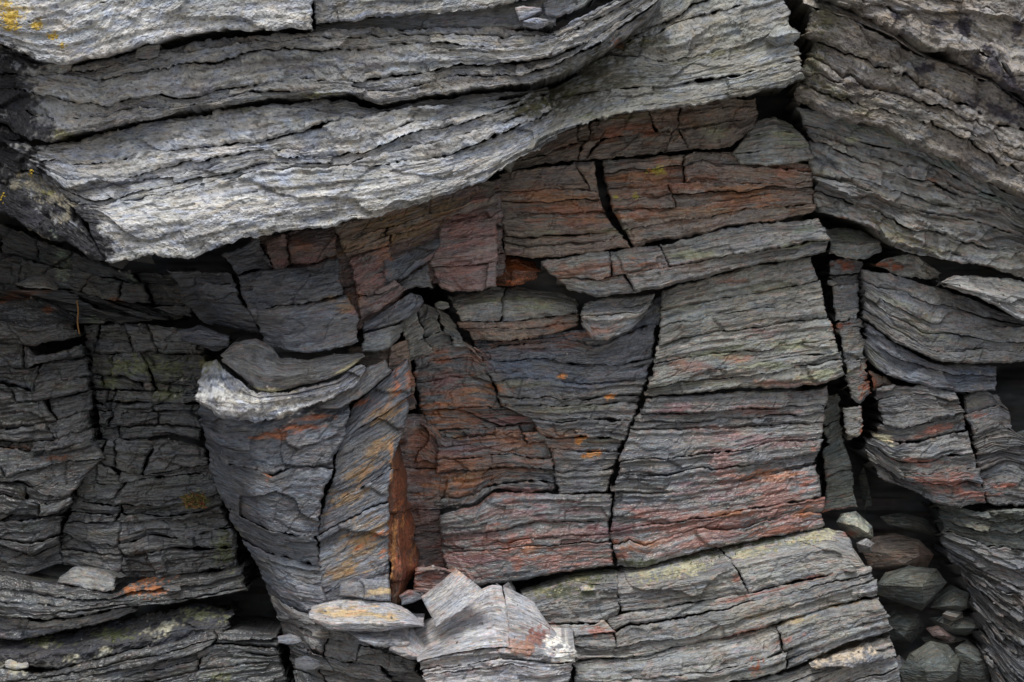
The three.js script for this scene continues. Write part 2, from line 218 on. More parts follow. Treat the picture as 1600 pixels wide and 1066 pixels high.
function rockColour(pal, px, py, a, s, tone, noBlack) {
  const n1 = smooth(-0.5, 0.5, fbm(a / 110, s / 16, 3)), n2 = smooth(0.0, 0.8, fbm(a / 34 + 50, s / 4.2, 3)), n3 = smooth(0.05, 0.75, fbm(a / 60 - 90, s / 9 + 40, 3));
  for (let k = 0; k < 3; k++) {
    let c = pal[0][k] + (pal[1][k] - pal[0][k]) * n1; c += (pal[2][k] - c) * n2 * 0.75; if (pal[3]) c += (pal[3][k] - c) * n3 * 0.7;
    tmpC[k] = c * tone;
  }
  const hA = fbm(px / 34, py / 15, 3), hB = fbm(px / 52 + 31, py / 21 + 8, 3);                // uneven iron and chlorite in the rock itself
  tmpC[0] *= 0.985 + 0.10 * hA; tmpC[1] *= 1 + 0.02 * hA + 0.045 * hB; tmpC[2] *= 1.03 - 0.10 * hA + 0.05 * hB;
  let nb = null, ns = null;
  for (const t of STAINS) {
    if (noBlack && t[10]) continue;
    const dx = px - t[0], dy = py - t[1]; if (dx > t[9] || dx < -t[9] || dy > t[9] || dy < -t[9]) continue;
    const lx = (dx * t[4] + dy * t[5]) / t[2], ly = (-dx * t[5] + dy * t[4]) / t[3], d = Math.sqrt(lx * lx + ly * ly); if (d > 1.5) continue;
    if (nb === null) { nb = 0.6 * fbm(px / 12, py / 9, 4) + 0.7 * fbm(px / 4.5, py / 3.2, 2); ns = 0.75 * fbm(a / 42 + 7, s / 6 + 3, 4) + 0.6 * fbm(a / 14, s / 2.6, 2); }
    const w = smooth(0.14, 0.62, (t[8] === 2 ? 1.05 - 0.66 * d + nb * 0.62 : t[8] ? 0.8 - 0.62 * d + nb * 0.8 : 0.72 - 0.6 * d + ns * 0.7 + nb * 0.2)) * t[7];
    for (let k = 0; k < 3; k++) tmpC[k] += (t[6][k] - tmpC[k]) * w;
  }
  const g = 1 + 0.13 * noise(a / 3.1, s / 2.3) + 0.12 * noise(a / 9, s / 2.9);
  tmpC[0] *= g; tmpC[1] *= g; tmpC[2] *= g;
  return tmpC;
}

// ---------------------------------------------------------------- rock beds
const CELL = 1.85;                                      // metres/1000 between neighbouring points of a rock surface
const STYLES = {
  //        broad swell  laminae: depth, thickness, length, groove | plates: depth, length, height, shingle | grain: depth, size | ragged edge, edge rounding, bed offset
  shale:  { split: 1, big: 6, lam: 1.6, lw: 8, ll: 80, gr: 2.6, fac: 3.0, fw: 70, fh: 17, sh: 0, gn: 0.5, gs: 6, jag: 3.4, bev: 3, off: 6, crk: 2.4 },
  ledge:  { split: 1, big: 4, lam: 1.3, lw: 9, ll: 170, gr: 2.2, fac: 2.6, fw: 130, fh: 13, sh: 0, gn: 0.4, gs: 7, jag: 2.8, bev: 3, off: 6, crk: 1.8 },
  pale:   { split: 1, big: 9, lam: 1.5, lw: 12, ll: 150, gr: 1.5, fac: 2.4, fw: 120, fh: 18, sh: 0.1, gn: 1.3, gs: 9, jag: 4.4, bev: 2.6, off: 3, crk: 0.7 },
  knob:   { big: 10, lam: 1.5, lw: 18, ll: 90, gr: 2, fac: 3.2, fw: 44, fh: 24, sh: 0.3, gn: 5, gs: 17, jag: 7, bev: 8, off: 5, crk: 1 },
  slate:  { big: 8, lam: 0.7, lw: 14, ll: 120, gr: 1.1, fac: 2.8, fw: 95, fh: 30, sh: 0.2, gn: 0.35, gs: 8, jag: 3, bev: 2.6, off: 4, crk: 1.2 },
  scales: { big: 7, lam: 0.4, lw: 9, ll: 50, gr: 0.8, fac: 6.6, fw: 58, fh: 21, sh: 1.5, gn: 0.4, gs: 7, jag: 4, bev: 3, off: 4, crk: 1.5 },
  smooth: { big: 4, lam: 0.4, lw: 12, ll: 90, gr: 0.6, fac: 0.9, fw: 90, fh: 40, sh: 0, gn: 0.4, gs: 9, jag: 1.8, bev: 2.5, off: 2, crk: 0.5 },
  plate:  { big: 1.2, lam: 0.2, lw: 12, ll: 90, gr: 0.2, fac: 0.5, fw: 60, fh: 40, sh: 0, gn: 0.2, gs: 9, jag: 1.4, bev: 1.2, off: 0, crk: 0.2 },
  crust:  { big: 5, lam: 0.5, lw: 14, ll: 60, gr: 1, fac: 2, fw: 18, fh: 14, sh: 0.3, gn: 5, gs: 11, jag: 5, bev: 5, off: 3, crk: 1 },
  stepped: { big: 9, lam: 0.7, lw: 13, ll: 100, gr: 1.3, fac: 4.4, fw: 74, fh: 32, sh: 0.4, gn: 0.4, gs: 8, jag: 3.6, bev: 2.4, off: 6, crk: 1.6 },
  chunk:  { big: 8, lam: 0.6, lw: 11, ll: 60, gr: 1.0, fac: 2.2, fw: 42, fh: 24, sh: 0, gn: 0.4, gs: 9, jag: 3.8, bev: 1.6, off: 0, crk: 1.2 },
};
const PAL = Object.fromEntries(Object.entries({
  pale: [[150, 149, 147], [176, 175, 174], [112, 111, 112], [134, 128, 121]],
  palebrown: [[130, 127, 123], [150, 148, 145], [98, 96, 96], [116, 108, 101]],
  mossgrey: [[136, 134, 127], [160, 158, 152], [98, 96, 88], [116, 113, 98]],
  knob: [[134, 126, 118], [156, 149, 141], [98, 90, 85], [118, 109, 94]],
  grey: [[122, 121, 120], [148, 146, 141], [92, 91, 92], [134, 132, 121]],
  greygreen: [[124, 124, 119], [150, 149, 142], [94, 93, 92], [134, 127, 121]],
  dark: [[98, 98, 99], [117, 116, 115], [73, 72, 74], [104, 103, 97]],
  slate: [[89, 91, 96], [108, 111, 117], [68, 69, 73], [98, 95, 93]],
  bluegreen: [[108, 111, 113], [136, 138, 137], [82, 82, 88], [122, 127, 122]],
  redbrown: [[114, 103, 100], [134, 114, 108], [84, 79, 81], [120, 117, 113]],
  brown: [[120, 111, 103], [138, 121, 109], [90, 85, 83], [130, 128, 117]],
  seep: [[82, 50, 34], [116, 64, 36], [48, 38, 32], [88, 58, 40]],
  rustedge: [[98, 62, 44], [130, 78, 48], [62, 50, 46], [92, 88, 82]],
  dampshade: [[76, 76, 77], [92, 92, 91], [54, 54, 55], [82, 84, 75]],  // dark wet rock, with the shade under the overhang put into the colour
  lightgrey: [[146, 145, 147], [172, 170, 170], [118, 116, 118], [140, 134, 132]],
  rubble: [[90, 94, 89], [108, 112, 107], [68, 70, 67], [88, 88, 79]],
  lichen: [[56, 56, 61], [80, 79, 82], [44, 43, 49], [98, 96, 90]],
}).map(([k, v]) => [k, v.map(rgb)]));

const used = {};
const numbered = n => { const k = used[n] = (used[n] ?? -1) + 1; return k ? n + '_' + String(k).padStart(3, '0') : n; };
function resample(line, soft) {                             // polyline -> f(t) by length; Catmull-free, corners kept a little soft
  const L = [0]; for (let i = 1; i < line.length; i++) L.push(L[i - 1] + Math.hypot(line[i][0] - line[i - 1][0], line[i][1] - line[i - 1][1]));
  const T = L[L.length - 1];
  const f = t => { const d = clamp(t, 0, 1) * T; let i = 1; while (i < L.length - 1 && L[i] < d) i++; const k = (d - L[i - 1]) / (L[i] - L[i - 1] || 1), a = line[i - 1], b = line[i];
    return [a[0] + (b[0] - a[0]) * k, a[1] + (b[1] - a[1]) * k, (a[2] || 0) + ((b[2] || 0) - (a[2] || 0)) * k]; };
  const h = soft / Math.max(T, 20);
  const g = t => { if (t < h || t > 1 - h) return f(t); const p = f(t - h), q = f(t), r = f(t + h); return [0, 1, 2].map(k => 0.25 * p[k] + 0.5 * q[k] + 0.25 * r[k]); };
  g.length_px = T; return g;
}
let seedCount = 0, triangles = 0;
// One bed (or a piece of it between two joints): a closed-sided body whose front follows the given lines.
// lines: functions of t; ta..tb the stretch of the bed; o: block settings
function bedGeometry(lines, ta, tb, o, origin, scale, seedTop, seedBot, pieceSeed, outerTop, outerBot, slantL = 0, slantR = 0) {
  const S = o.S, K = lines.length - 1;
  const len = (lines[0].length_px + lines[K].length_px) / 2 * (tb - ta), gaps = [];
  let total = 0; for (let k = 0; k < K; k++) { let m = 0; for (const t of [0.15, 0.5, 0.85]) { const tt = ta + (tb - ta) * t, a = lines[k](tt), b = lines[k + 1](tt); m += Math.hypot(a[0] - b[0], a[1] - b[1], ((a[2] || 0) - (b[2] || 0)) * 0.7) / 3; } gaps.push(m); total += m; }
  let cell = CELL; { const q = [lines[0](ta), lines[0](tb), lines[K](ta), lines[K](tb)]; if (q.every(p => p[0] < -30) || q.every(p => p[0] > 1630) || q.every(p => p[1] < -30) || q.every(p => p[1] > 1096)) cell = 5; }
  const nu = Math.max(4, Math.ceil(len / cell)), nv = Math.max(4, Math.ceil(total / cell));
  const off = (hash(pieceSeed, 11) * 2 - 1) * S.off * (o.uneven ?? 1), tiltU = (hash(pieceSeed, 12) - 0.5) * 0.07 * S.off / 6, tiltV = (hash(pieceSeed, 13) - 0.5) * 0.12 * S.off / 6;
  const tone = 1 + (hash(pieceSeed, 14) - 0.5) * 0.4;
  const so = (pieceSeed * 37.7) % 4000, back = o.back;
  const lw = S.lw * (0.65 + 1.2 * hash(pieceSeed, 15)), calm = hash(pieceSeed, 19) < 0.28 ? 0.35 : 1, gr = S.gr * calm * (0.15 + 1.25 * Math.pow(hash(pieceSeed, 16), 1.3)), fh = S.fh * (0.75 + 0.7 * hash(pieceSeed, 17)), fw = S.fw * (0.7 + 0.8 * hash(pieceSeed, 18));
  const n = (nu + 1) * (nv + 1), pos = [], col = [], uv = [], idx = [];
  const P = new Float64Array(n * 3), A = new Float64Array(n * 2), TN = new Float64Array(n);
  const pre = lines.map(L => { const r = []; for (let i = 0; i <= nu; i++) r.push(L(ta + (tb - ta) * i / nu)); return r; });
  for (let j = 0; j <= nv; j++) for (let i = 0; i <= nu; i++) {
    const t = ta + (tb - ta) * i / nu, v = j / nv; let d = v * total, k = 0; while (k < K - 1 && d > gaps[k]) { d -= gaps[k]; k++; }
    const f = clamp(d / (gaps[k] || 1), 0, 1), p = pre[k][i], q = pre[k + 1][i];
    let x = p[0] + (q[0] - p[0]) * f, y = p[1] + (q[1] - p[1]) * f, z = p[2] + (q[2] - p[2]) * f;
    const a = t * lines[0].length_px, s = v * total;
    // ragged borders and an uneven gap to the next bed
    const dT = s, dB = total - s, dL = a - ta * lines[0].length_px, dR = tb * lines[0].length_px - a;
    const jt = (sd, q) => S.jag * (0.7 * zig(q / 37 + sd * 7.1, sd) + 0.45 * zig(q / 13, sd + 50) + 0.3 * zig(q / 4.6, sd + 90) + 0.7 * (hash(Math.floor(q / 21 + 0.8 * zig(q / 7, sd)), sd | 0) - 0.5));
    const gp = (sd, q) => Math.max(0, 0.1 + 1.5 * noise(q / 55, sd * 1.7)) * (o.gap ?? 0.6);
    const reach = Math.min(14, total * 0.45), reachE = Math.min(24, len * 0.42);
    const rag = (dT < reach ? (1 - dT / reach) * (jt(seedTop, a) + gp(seedTop, a)) : 0) + (dB < reach ? (1 - dB / reach) * (jt(seedBot, a) - gp(seedBot, a)) : 0); if (o.upright) x += rag; else y += rag;
    if (dL < reachE) x += (1 - dL / reachE) * (slantL * (s - total / 2) + (o.ejag ?? 1) * 1.3 * jt(pieceSeed * 1.3 + 5, s * 1.6) + 0.6);
    if (dR < reachE) x += (1 - dR / reachE) * (slantR * (s - total / 2) + (o.ejag ?? 1) * 1.3 * jt(pieceSeed * 1.3 + 9, s * 1.6) - 0.6);
    // relief
    const wx = 9 * noise(x / 31, y / 31), wy = 1.6 * noise(x / 23 + 40, y / 19) + 1.6 * noise(a / 90, so) + 1.2 * zig(a / 31, pieceSeed);
    z += S.big * (0.6 * fbm(x / 95 + so, y / 75, 3) + 0.75 * facet((x + wx * 2.5) / 120 + so, (y + wy * 3) / 62 - so, 0.25)) + off + tiltU * (a - (ta + tb) / 2 * lines[0].length_px) + tiltV * (s - total / 2);
    z += calm * (S.split ? S.fac * splitBed(a + wx * 0.4, s + wy * 0.45, fw, fh, so) : S.fac * facet((a + wx) / fw + so, (s + wy) / fh + so * 0.3, S.sh)); const plate = facetOut.id;
    z += calm * (S.split ? S.fac * 0.5 * splitBed(a + wx * 0.4, s + wy * 0.45, fw * 0.45, fh * 0.42, so + 500) : S.fac * 0.4 * facet((a + wx) / fw * 2.7 - so, (s + wy) / fh * 2.1, S.sh));
    const row = (s + wy * 0.45 + 1.2 * noise(a / 170, s / 13 + so)) / lw + so + 0.9 * noise(s / 19 + so, 3.3), ri = Math.floor(row), rf = row - ri, cc = a / S.ll + hash(ri, 5) * 9, ci = Math.floor(cc), h1 = hash(ri, ci + 71);
    z += S.lam * (h1 * 2 - 1 + 0.5 * (rf - 0.5));
    const present = smooth(0.35, 0.7, hash(ri, 33) * 0.6 + 0.4 * (0.5 + 0.5 * noise(a / 70, ri * 3.7)));
    z -= gr * present * (1 - smooth(0.03, 0.22, Math.min(rf, 1 - rf) * lw / 8));
    facet((a + wx * 1.6 + 0.5 * s) / 47 + so, (s + wy * 2 - 0.15 * a) / 27 + so, 0); if (facetOut.edge < 0.055 && facetOut.id > 0.45) z -= S.crk ?? 3;
    z += S.gn * (fbm(x / S.gs, y / S.gs * 1.25, 3) - 0.35 * Math.max(0, noise(x / S.gs * 0.7 + 9, y / S.gs * 0.9) - 0.25) * 3);
    const open = (sd, q) => clamp(0.42 + 1.1 * noise(q / 48 + sd * 3.1, sd * 0.7) + 0.35 * zig(q / 17, sd + 13), 0.04, 1.25);
    const rb = dT < dB ? (outerTop ? 0.75 : open(seedTop, a)) : (outerBot ? 0.75 : open(seedBot, a)), dm = Math.min(dT, dB, dL, dR), r = Math.min(S.bev * (dm === dL || dm === dR ? 0.9 : rb), total * 0.4); if (dm < r) z -= 1.5 * (r - Math.sqrt(Math.max(0, r * r - (r - dm) * (r - dm))));
    const e = (j * (nu + 1) + i); P[e * 3] = x; P[e * 3 + 1] = y; P[e * 3 + 2] = z; A[e * 2] = a; A[e * 2 + 1] = s + so; TN[e] = 0.87 + 0.26 * plate;
  }
  const push = (x, y, z, a, s, tn) => {
    pos.push((x - origin[0]) / 1000 * scale, -(y - origin[1]) / 1000 * scale, z / 1000); uv.push(a / 1000 + so * 0.013, s / 1000);
    const c = rockColour(o.P, x, y, a, s, tone * tn, o.noBlack); col.push(c[0] * TINT_MEAN, c[1] * TINT_MEAN, c[2] * TINT_MEAN); return pos.length / 3 - 1;
  };
  for (let e = 0; e < n; e++) push(P[e * 3], P[e * 3 + 1], P[e * 3 + 2], A[e * 2], A[e * 2 + 1], TN[e]);
  for (let j = 0; j < nv; j++) for (let i = 0; i < nu; i++) { const a = j * (nu + 1) + i, b = a + 1, c = a + nu + 1, e = c + 1; idx.push(a, c, b, b, c, e); }
  // sides: the border again, then stepped back towards the bedrock
  const ring = []; for (let i = 0; i <= nu; i++) ring.push(i); for (let j = 1; j <= nv; j++) ring.push(j * (nu + 1) + nu); for (let i = nu - 1; i >= 0; i--) ring.push(nv * (nu + 1) + i); for (let j = nv - 1; j >= 0; j--) ring.push(j * (nu + 1));
  const rows = [0, 0.12, 0.4, 1].map((q, m) => ring.map((e, i) => {
    const z0 = P[e * 3 + 2], z1 = Math.min(back, z0 - 6), z = z0 + (z1 - z0) * q, jx = m ? 1.6 * noise(i / 5, z / 7 + so) : 0, inset = m ? Math.min(Math.max(2.2, total * 0.34), len * 0.3, 0.17 * (z0 - z)) : 0;
    const horiz = i <= nu ? 1 : i > nu + nv && i <= 2 * nu + nv ? -1 : 0, dx = horiz ? 0 : i <= nu + nv ? -1 : 1, dy = horiz, dd = 1;
    return push(P[e * 3] + dx / dd * (inset + Math.abs(jx) * 0.5), P[e * 3 + 1] + dy / dd * (inset + Math.abs(jx) * 0.5), z, A[e * 2], A[e * 2 + 1] - (z0 - z), TN[e]);
  }));
  for (let m = 0; m < 3; m++) for (let i = 0; i < ring.length - 1; i++) { const a = rows[m][i], b = rows[m][i + 1], c = rows[m + 1][i], e = rows[m + 1][i + 1]; idx.push(a, b, c, b, e, c); }
  const g = new THREE.BufferGeometry();
  g.setAttribute('position', new THREE.Float32BufferAttribute(pos, 3)); g.setAttribute('uv', new THREE.Float32BufferAttribute(uv, 2)); g.setAttribute('color', new THREE.Float32BufferAttribute(col, 3));
  g.setIndex(idx); g.computeVertexNormals(); triangles += idx.length / 3;
  return g;
}
// A rock: lines from its top to its bottom, each left to right as [x, y, z]; x, y in photograph pixels (a pixel is a millimetre at z = 0), z in millimetres in front of the rock's own plane.
// folds: numbers of lines that only bend the surface; sub: how many beds between two cuts; joints: for each bed the places (0..1) of cross joints
function rock(name, label, category, o) {
  const z0 = o.z / 1000, scale = (CAM_D - z0) / CAM_D, S = STYLES[o.style], fold = new Set(o.folds || []);
  const all = o.lines.flat(), cx = all.reduce((s, p) => s + p[0], 0) / all.length, by = Math.max(...all.map(p => p[1]));
  const origin = [cx, by];
  const root = new THREE.Group(); root.name = numbered(name); root.userData = { label, category, kind: 'thing' }; if (o.group) root.userData.group = o.group;
  root.position.set((cx - 800) / 1000 * scale, (533 - by) / 1000 * scale, z0);
  scene.add(root);
  const set = { S, P: PAL[o.pal], back: (o.back ?? -190) - o.z, gap: o.gap, ejag: o.ejag, uneven: o.uneven, upright: o.upright, noBlack: o.noBlack };
  const F = o.lines.map(l => resample(l, o.style === 'chunk' ? 0.5 : 4)), beds = []; let run = [F[0]];
  for (let i = 1; i < F.length; i++) { run.push(F[i]); if (!fold.has(i)) { beds.push(run); run = [F[i]]; } }
  const fine = []; beds.forEach((b, i) => {
    const m = Array.isArray(o.sub) ? o.sub[i] ?? 1 : o.sub ?? 1; if (m === 1 || b.length > 2) { fine.push([b, i]); return; }
    const cuts = [b[0]]; for (let k = 1; k < m; k++) { const q0 = (k + (hash(seedCount + k, i + 3) - 0.5) * 0.7) / m, sd = i * 5 + k + seedCount, nl = b[0].length_px / 70, g = t => { const q = clamp(q0 + 0.2 / m * (noise(t * nl, sd) + 0.7 * zig(t * nl * 2.7, sd + 7)), 0.06, 0.94), a = b[0](t), c = b[1](t), w = 0; return [0, 1, 2].map(n => a[n] + (c[n] - a[n]) * q + (n === 1 ? w : 0)); }; g.length_px = b[0].length_px + (b[1].length_px - b[0].length_px) * q0; cuts.push(g); }
    cuts.push(b[1]); for (let k = 0; k < m; k++) fine.push([[cuts[k], cuts[k + 1]], i]);
  });
  const base = ++seedCount * 40;
  fine.forEach(([b, bi], i) => {
    let js = (o.joints && o.joints[bi] || []).slice();
    if (o.piece) { const L = b[0].length_px, m = Math.round(L / o.piece * (0.6 + 0.8 * hash(base + i, 3))); for (let k = 1; k < m; k++) js.push((k + (hash(base + i, k + 20) - 0.5) * 0.7) / m); }
    js = [0, ...js.sort((x, y) => x - y), 1];
    for (let k = 0; k < js.length - 1; k++) {
      const g = bedGeometry(b, js[k], js[k + 1], o.styles && o.styles[bi] ? { ...set, S: STYLES[o.styles[bi]] } : o.pals && o.pals[bi] ? { ...set, P: PAL[o.pals[bi]] } : set, origin, scale, base + i, base + i + 1, base + i * 7 + k * 3 + 1, i === 0, i === fine.length - 1, k ? (hash(base + i * 3 + k, 77) - 0.45) * 1.1 : 0, k < js.length - 2 ? (hash(base + i * 3 + k + 1, 77) - 0.45) * 1.1 : 0);
      const m = new THREE.Mesh(g, MATS[o.mat || 'shale']); m.name = js.length > 2 ? 'broken_layer' : i === 0 ? 'cap_layer' : i === fine.length - 1 ? 'base_layer' : 'layer'; m.castShadow = m.receiveShadow = true; root.add(m);
    }
  });
  if (root.children.length === 1) { const m = root.children[0]; scene.remove(root); scene.add(m); m.name = root.name; m.userData = root.userData; m.position.copy(root.position); return m; }
  return root;
}

// ---------------------------------------------------------------- setting: bedrock behind the blocks and the cliff around them, beach in front
{
  // [x0, x1, y0, y1, millimetres the bedrock stands forward of the deep cleft]
  const ZONES = [[690, 1270, 200, 890, 196], [640, 720, 560, 890, 180], [400, 620, 400, 840, 230], [460, 620, 840, 1060, 240], [560, 790, 330, 440, 240], [-200, 300, 560, 890, 90], [-200, 240, 890, 1100, 170], [850, 1350, 900, 1100, 250], [1400, 1760, 180, 540, 190], [1400, 1540, 620, 760, 160], [1560, 1760, 800, 1100, 150], [1300, 1360, 400, 620, 120]];
  const nx = 420, ny = 312, g = new THREE.PlaneGeometry(7, 5.2, nx, ny), p = g.attributes.position, col = [];
  for (let i = 0; i < p.count; i++) {
    const x = p.getX(i), y = p.getY(i) + 1.2, side = smooth(0.88, 1.0, Math.abs(x)), top = smooth(0.585, 0.65, y), low = smooth(0.62, 0.7, -y), e = Math.max(0, Math.hypot(Math.max(0, Math.abs(x) - 0.95), Math.max(0, Math.abs(y) - 0.65)));
    const px = x * 1000 + 800, py = 533 - y * 1000;
    const zone = ([x0, x1, y0, y1, d]) => d / 1000 * smooth(x0 - 25, x0 + 15, px) * (1 - smooth(x1 - 15, x1 + 25, px)) * smooth(y0 - 25, y0 + 15, py) * (1 - smooth(y1 - 15, y1 + 25, py));
    const z = -0.24 + Math.max(...ZONES.map(zone), (x < 0 ? 0.46 : 0.3) * side, top * (0.46 - 0.18 * smooth(0.25, 0.6, x)), 0.36 * low) + 0.12 * smooth(0.2, 1, e) * fbm(x * 1.3, y * 1.7, 3) + 0.022 * facet(x * 5 + 40, y * 14 + 0.8 * noise(x * 2, y) + 20, 0.4) + 0.02 * fbm(x * 9, y * 24, 3);  // unseen left side pushed further forward to shade the wall beside it
    p.setXYZ(i, x, y, z);
    const c = rockColour(PAL.dark, px + 9000, py, px, py, 1); col.push(c[0] * TINT_MEAN, c[1] * TINT_MEAN, c[2] * TINT_MEAN);
  }
  g.setAttribute('color', new THREE.Float32BufferAttribute(col, 3)); g.computeVertexNormals();
  const m = new THREE.Mesh(g, MATS.shale); m.name = 'cliff'; m.userData = { kind: 'structure', label: 'dark bedrock behind and around the layered blocks', category: 'cliff' }; m.castShadow = m.receiveShadow = true; scene.add(m);
  const b = new THREE.PlaneGeometry(240, 240, 60, 60); b.rotateX(-Math.PI / 2); b.translate(0, -1.35, 60);
  const bm = new THREE.Mesh(b, new THREE.MeshStandardMaterial({ color: new THREE.Color().setRGB(0.16, 0.15, 0.135), roughness: 1 })); bm.name = 'ground'; bm.userData = { kind: 'structure', label: 'grey shingle beach at the foot of the cliff', category: 'ground' }; bm.receiveShadow = true; scene.add(bm);
}

// ---------------------------------------------------------------- the pale overhang
rock('rock_slab', 'pale grey top slab of the overhang with yellow lichen spots', 'rock slab', { z: 305, back: 70, style: 'pale', gap: 0.25, pal: 'pale', mat: 'dry', lines: [
  [[-220, -170], [60, -170], [300, -160], [492, -150]], [[-220, 10, 8], [40, 38, 10], [110, 30, 10], [175, 4, 5], [300, -25], [492, -40]], [[-220, 45, -6], [0, 66], [60, 95], [105, 101], [150, 90], [210, 70], [250, 64], [300, 52], [350, 45], [420, 45], [488, 43]]], folds: [], sub: [2, 1] });
rock('rock_slab', 'thin buff slab wedged against the lichen-spotted top slab, above a blue-grey band', 'rock slab', { z: 285, back: 70, style: 'pale', gap: 0.25, pal: 'palebrown', mat: 'dry', lines: [
  [[492, -150], [700, -150], [900, -140]], [[490, -20], [600, -25], [720, -25], [880, -40]], [[490, 37], [560, 30], [600, 23], [640, 24], [700, 16], [760, 10], [800, 4], [850, -12]]], sub: [2, 1] });
rock('rock_slab', 'smooth blue-grey band of stone recessed under the thin buff slab', 'rock slab', { z: 245, back: 70, style: 'smooth', pal: 'slate', mat: 'slate', pals: ['bluegreen'], lines: [
  [[490, 40], [560, 28], [640, 20], [720, 10], [800, 0], [870, -5]], [[490, 52], [600, 46], [700, 44], [790, 46], [870, 40]]] });
rock('rock_slab', 'thick brown-grey layered slab of the overhang, its nose ending beside the mossy grey slab', 'rock slab', { z: 260, back: 30, style: 'pale', gap: 0.25, pal: 'palebrown', mat: 'dry', lines: [
  [[-220, 40, -20], [0, 72, -16], [105, 103, -12], [250, 72, -10], [420, 52, -8], [600, 44], [780, 44], [850, 52], [900, 30], [1000, -25]],
  [[-220, 90, -10], [15, 112, -6], [150, 122], [280, 102], [420, 80], [540, 76], [640, 68], [720, 70], [800, 76], [860, 66], [920, 34], [1020, -18]],
  [[-220, 130, -30], [15, 140, -10], [165, 168], [200, 152], [290, 152], [400, 130], [460, 122], [560, 128], [700, 102], [800, 101], [860, 92], [930, 58], [1030, -10]],
  [[-220, 150, -60], [0, 190, -26], [45, 217, -6], [65, 221], [130, 210], [190, 193], [260, 178], [330, 165], [420, 155], [470, 152], [540, 150], [565, 156], [590, 165], [640, 156], [730, 140], [830, 132], [870, 118], [935, 84], [990, 46], [1045, -12]]], sub: [2, 1, 2] });
rock('rock_slab', 'wide pale whitish-grey slab forming the lip of the overhang', 'rock slab', { z: 245, back: 10, style: 'pale', gap: 0.25, pal: 'pale', mat: 'dry', ejag: 0.5, lines: [
  [[-20, 205, -40], [50, 226, -18], [130, 213, -14], [260, 183, -14], [420, 159, -14], [540, 153, -16], [590, 169, -20], [640, 160, -24], [730, 143, -30], [830, 136, -36], [858, 128, -40]],
  [[30, 240, -10], [100, 256], [180, 254], [220, 240], [300, 229], [400, 222], [470, 206], [540, 186], [600, 171, -6], [700, 162, -16], [800, 148, -26], [858, 138, -34]],
  [[70, 268], [120, 300, 4], [200, 288, 4], [300, 268], [360, 252], [400, 242], [480, 248], [570, 238], [640, 208], [720, 190, -4], [790, 168, -10], [856, 148, -22]],
  [[100, 310, 6], [160, 322, 12], [260, 302, 12], [400, 270, 8], [500, 264, 8], [600, 258, 6], [700, 240, 4], [780, 208, -6], [866, 168, -36]],
  [[140, 350, 20], [200, 356, 30], [300, 345, 30], [400, 322, 26], [500, 310, 24], [600, 296, 20], [700, 274, 16], [780, 240, 6], [880, 190, -36]],
  [[165, 405, 20], [180, 413, 24], [210, 407, 28], [250, 400, 30], [300, 405, 32], [350, 386, 30], [400, 372, 28], [450, 362, 26], [500, 355, 24], [560, 345, 22], [620, 330, 20], [700, 305, 16], [760, 280, 12], [800, 255, 4], [872, 210, -34]]], folds: [4], sub: [1, 2, 2] });
rock('rock_corner', 'receding corner of the pale lip slab, crusted with near-black lichen', 'rock', { z: 240, back: 10, style: 'knob', pal: 'palebrown', mat: 'dry', ejag: 0.3, lines: [
  [[-220, 110, -190], [-60, 165, -80], [0, 194, -40], [45, 226, -14]], [[-220, 200, -180], [-60, 240, -70], [0, 262, -30], [60, 270, 0], [102, 302, 6]], [[-220, 240, -190], [-60, 300, -80], [0, 335, -40], [45, 361, -10], [100, 379, 8], [150, 402, 18], [172, 411, 22]]], sub: [1, 1] });
rock('rock_slab', 'mossy grey slab beside the nose of the overhang, broken off square at its end', 'rock slab', { z: 200, back: -30, style: 'pale', gap: 0.25, pal: 'mossgrey', mat: 'dry', lines: [
  [[905, 105, -50], [960, 60, -56], [1030, 0, -50], [1100, -70, -40], [1225, -140, -30]],
  [[905, 108, -46], [960, 66, -40], [1030, 44, -30], [1090, 22, -24], [1160, 4, -20], [1232, -14, -14]],
  [[900, 112, -50], [945, 86, -40], [1000, 83, -26], [1050, 95, -18], [1100, 86, -14], [1150, 72, -10], [1195, 55, -6], [1232, 38, -4]],
  [[800, 162, -60], [860, 150, -44], [900, 142, -34], [945, 135, -24], [1000, 135, -14], [1070, 131, -6], [1110, 122, -4], [1160, 117, 0], [1252, 92, 2]],
  [[780, 262, 0], [838, 232, 26], [870, 212, 24], [930, 191, 18], [960, 183, 16], [1000, 177, 14], [1060, 170, 12], [1120, 158, 10], [1180, 146, 8], [1230, 135, 6], [1257, 122, 4]]], sub: [2, 1, 1, 1] });
rock('rock_lump', 'small buff lump jammed at the square end of the mossy grey slab', 'rock', { z: 215, back: 110, style: 'chunk', pal: 'mossgrey', mat: 'dry', lines: [
  [[1199, 54, -12], [1214, 41, -10], [1235, 37, -8], [1252, 46, -10]], [[1198, 58], [1216, 56, 6], [1236, 51, 6], [1254, 50]], [[1200, 62, -8], [1218, 70, -6], [1240, 63, -6], [1253, 53, -8]]], folds: [1] });
rock('stone_flake', 'pale blue stone flake lying under the buff slab, tip up', 'stone flake', { z: 278, back: 205, style: 'smooth', pal: 'lightgrey', mat: 'slate', lines: [[[804, 10], [820, 9], [848, 12]], [[812, 32], [832, 26], [848, 17]]] });
rock('stone_flake', 'whitish wedge-shaped flake resting on the brown-grey slab', 'stone flake', { z: 285, back: 215, style: 'smooth', pal: 'lightgrey', mat: 'dry', lines: [[[813, 33], [835, 26], [865, 32]], [[818, 41], [840, 44], [866, 34]]] });
rock('rock_block', 'blue-grey broken block behind the small pale flakes', 'rock block', { z: 260, back: 130, style: 'slate', pal: 'bluegreen', mat: 'slate', lines: [[[846, 2], [880, -20], [930, -40]], [[852, 20], [870, 28], [900, 18], [940, -10]]] });

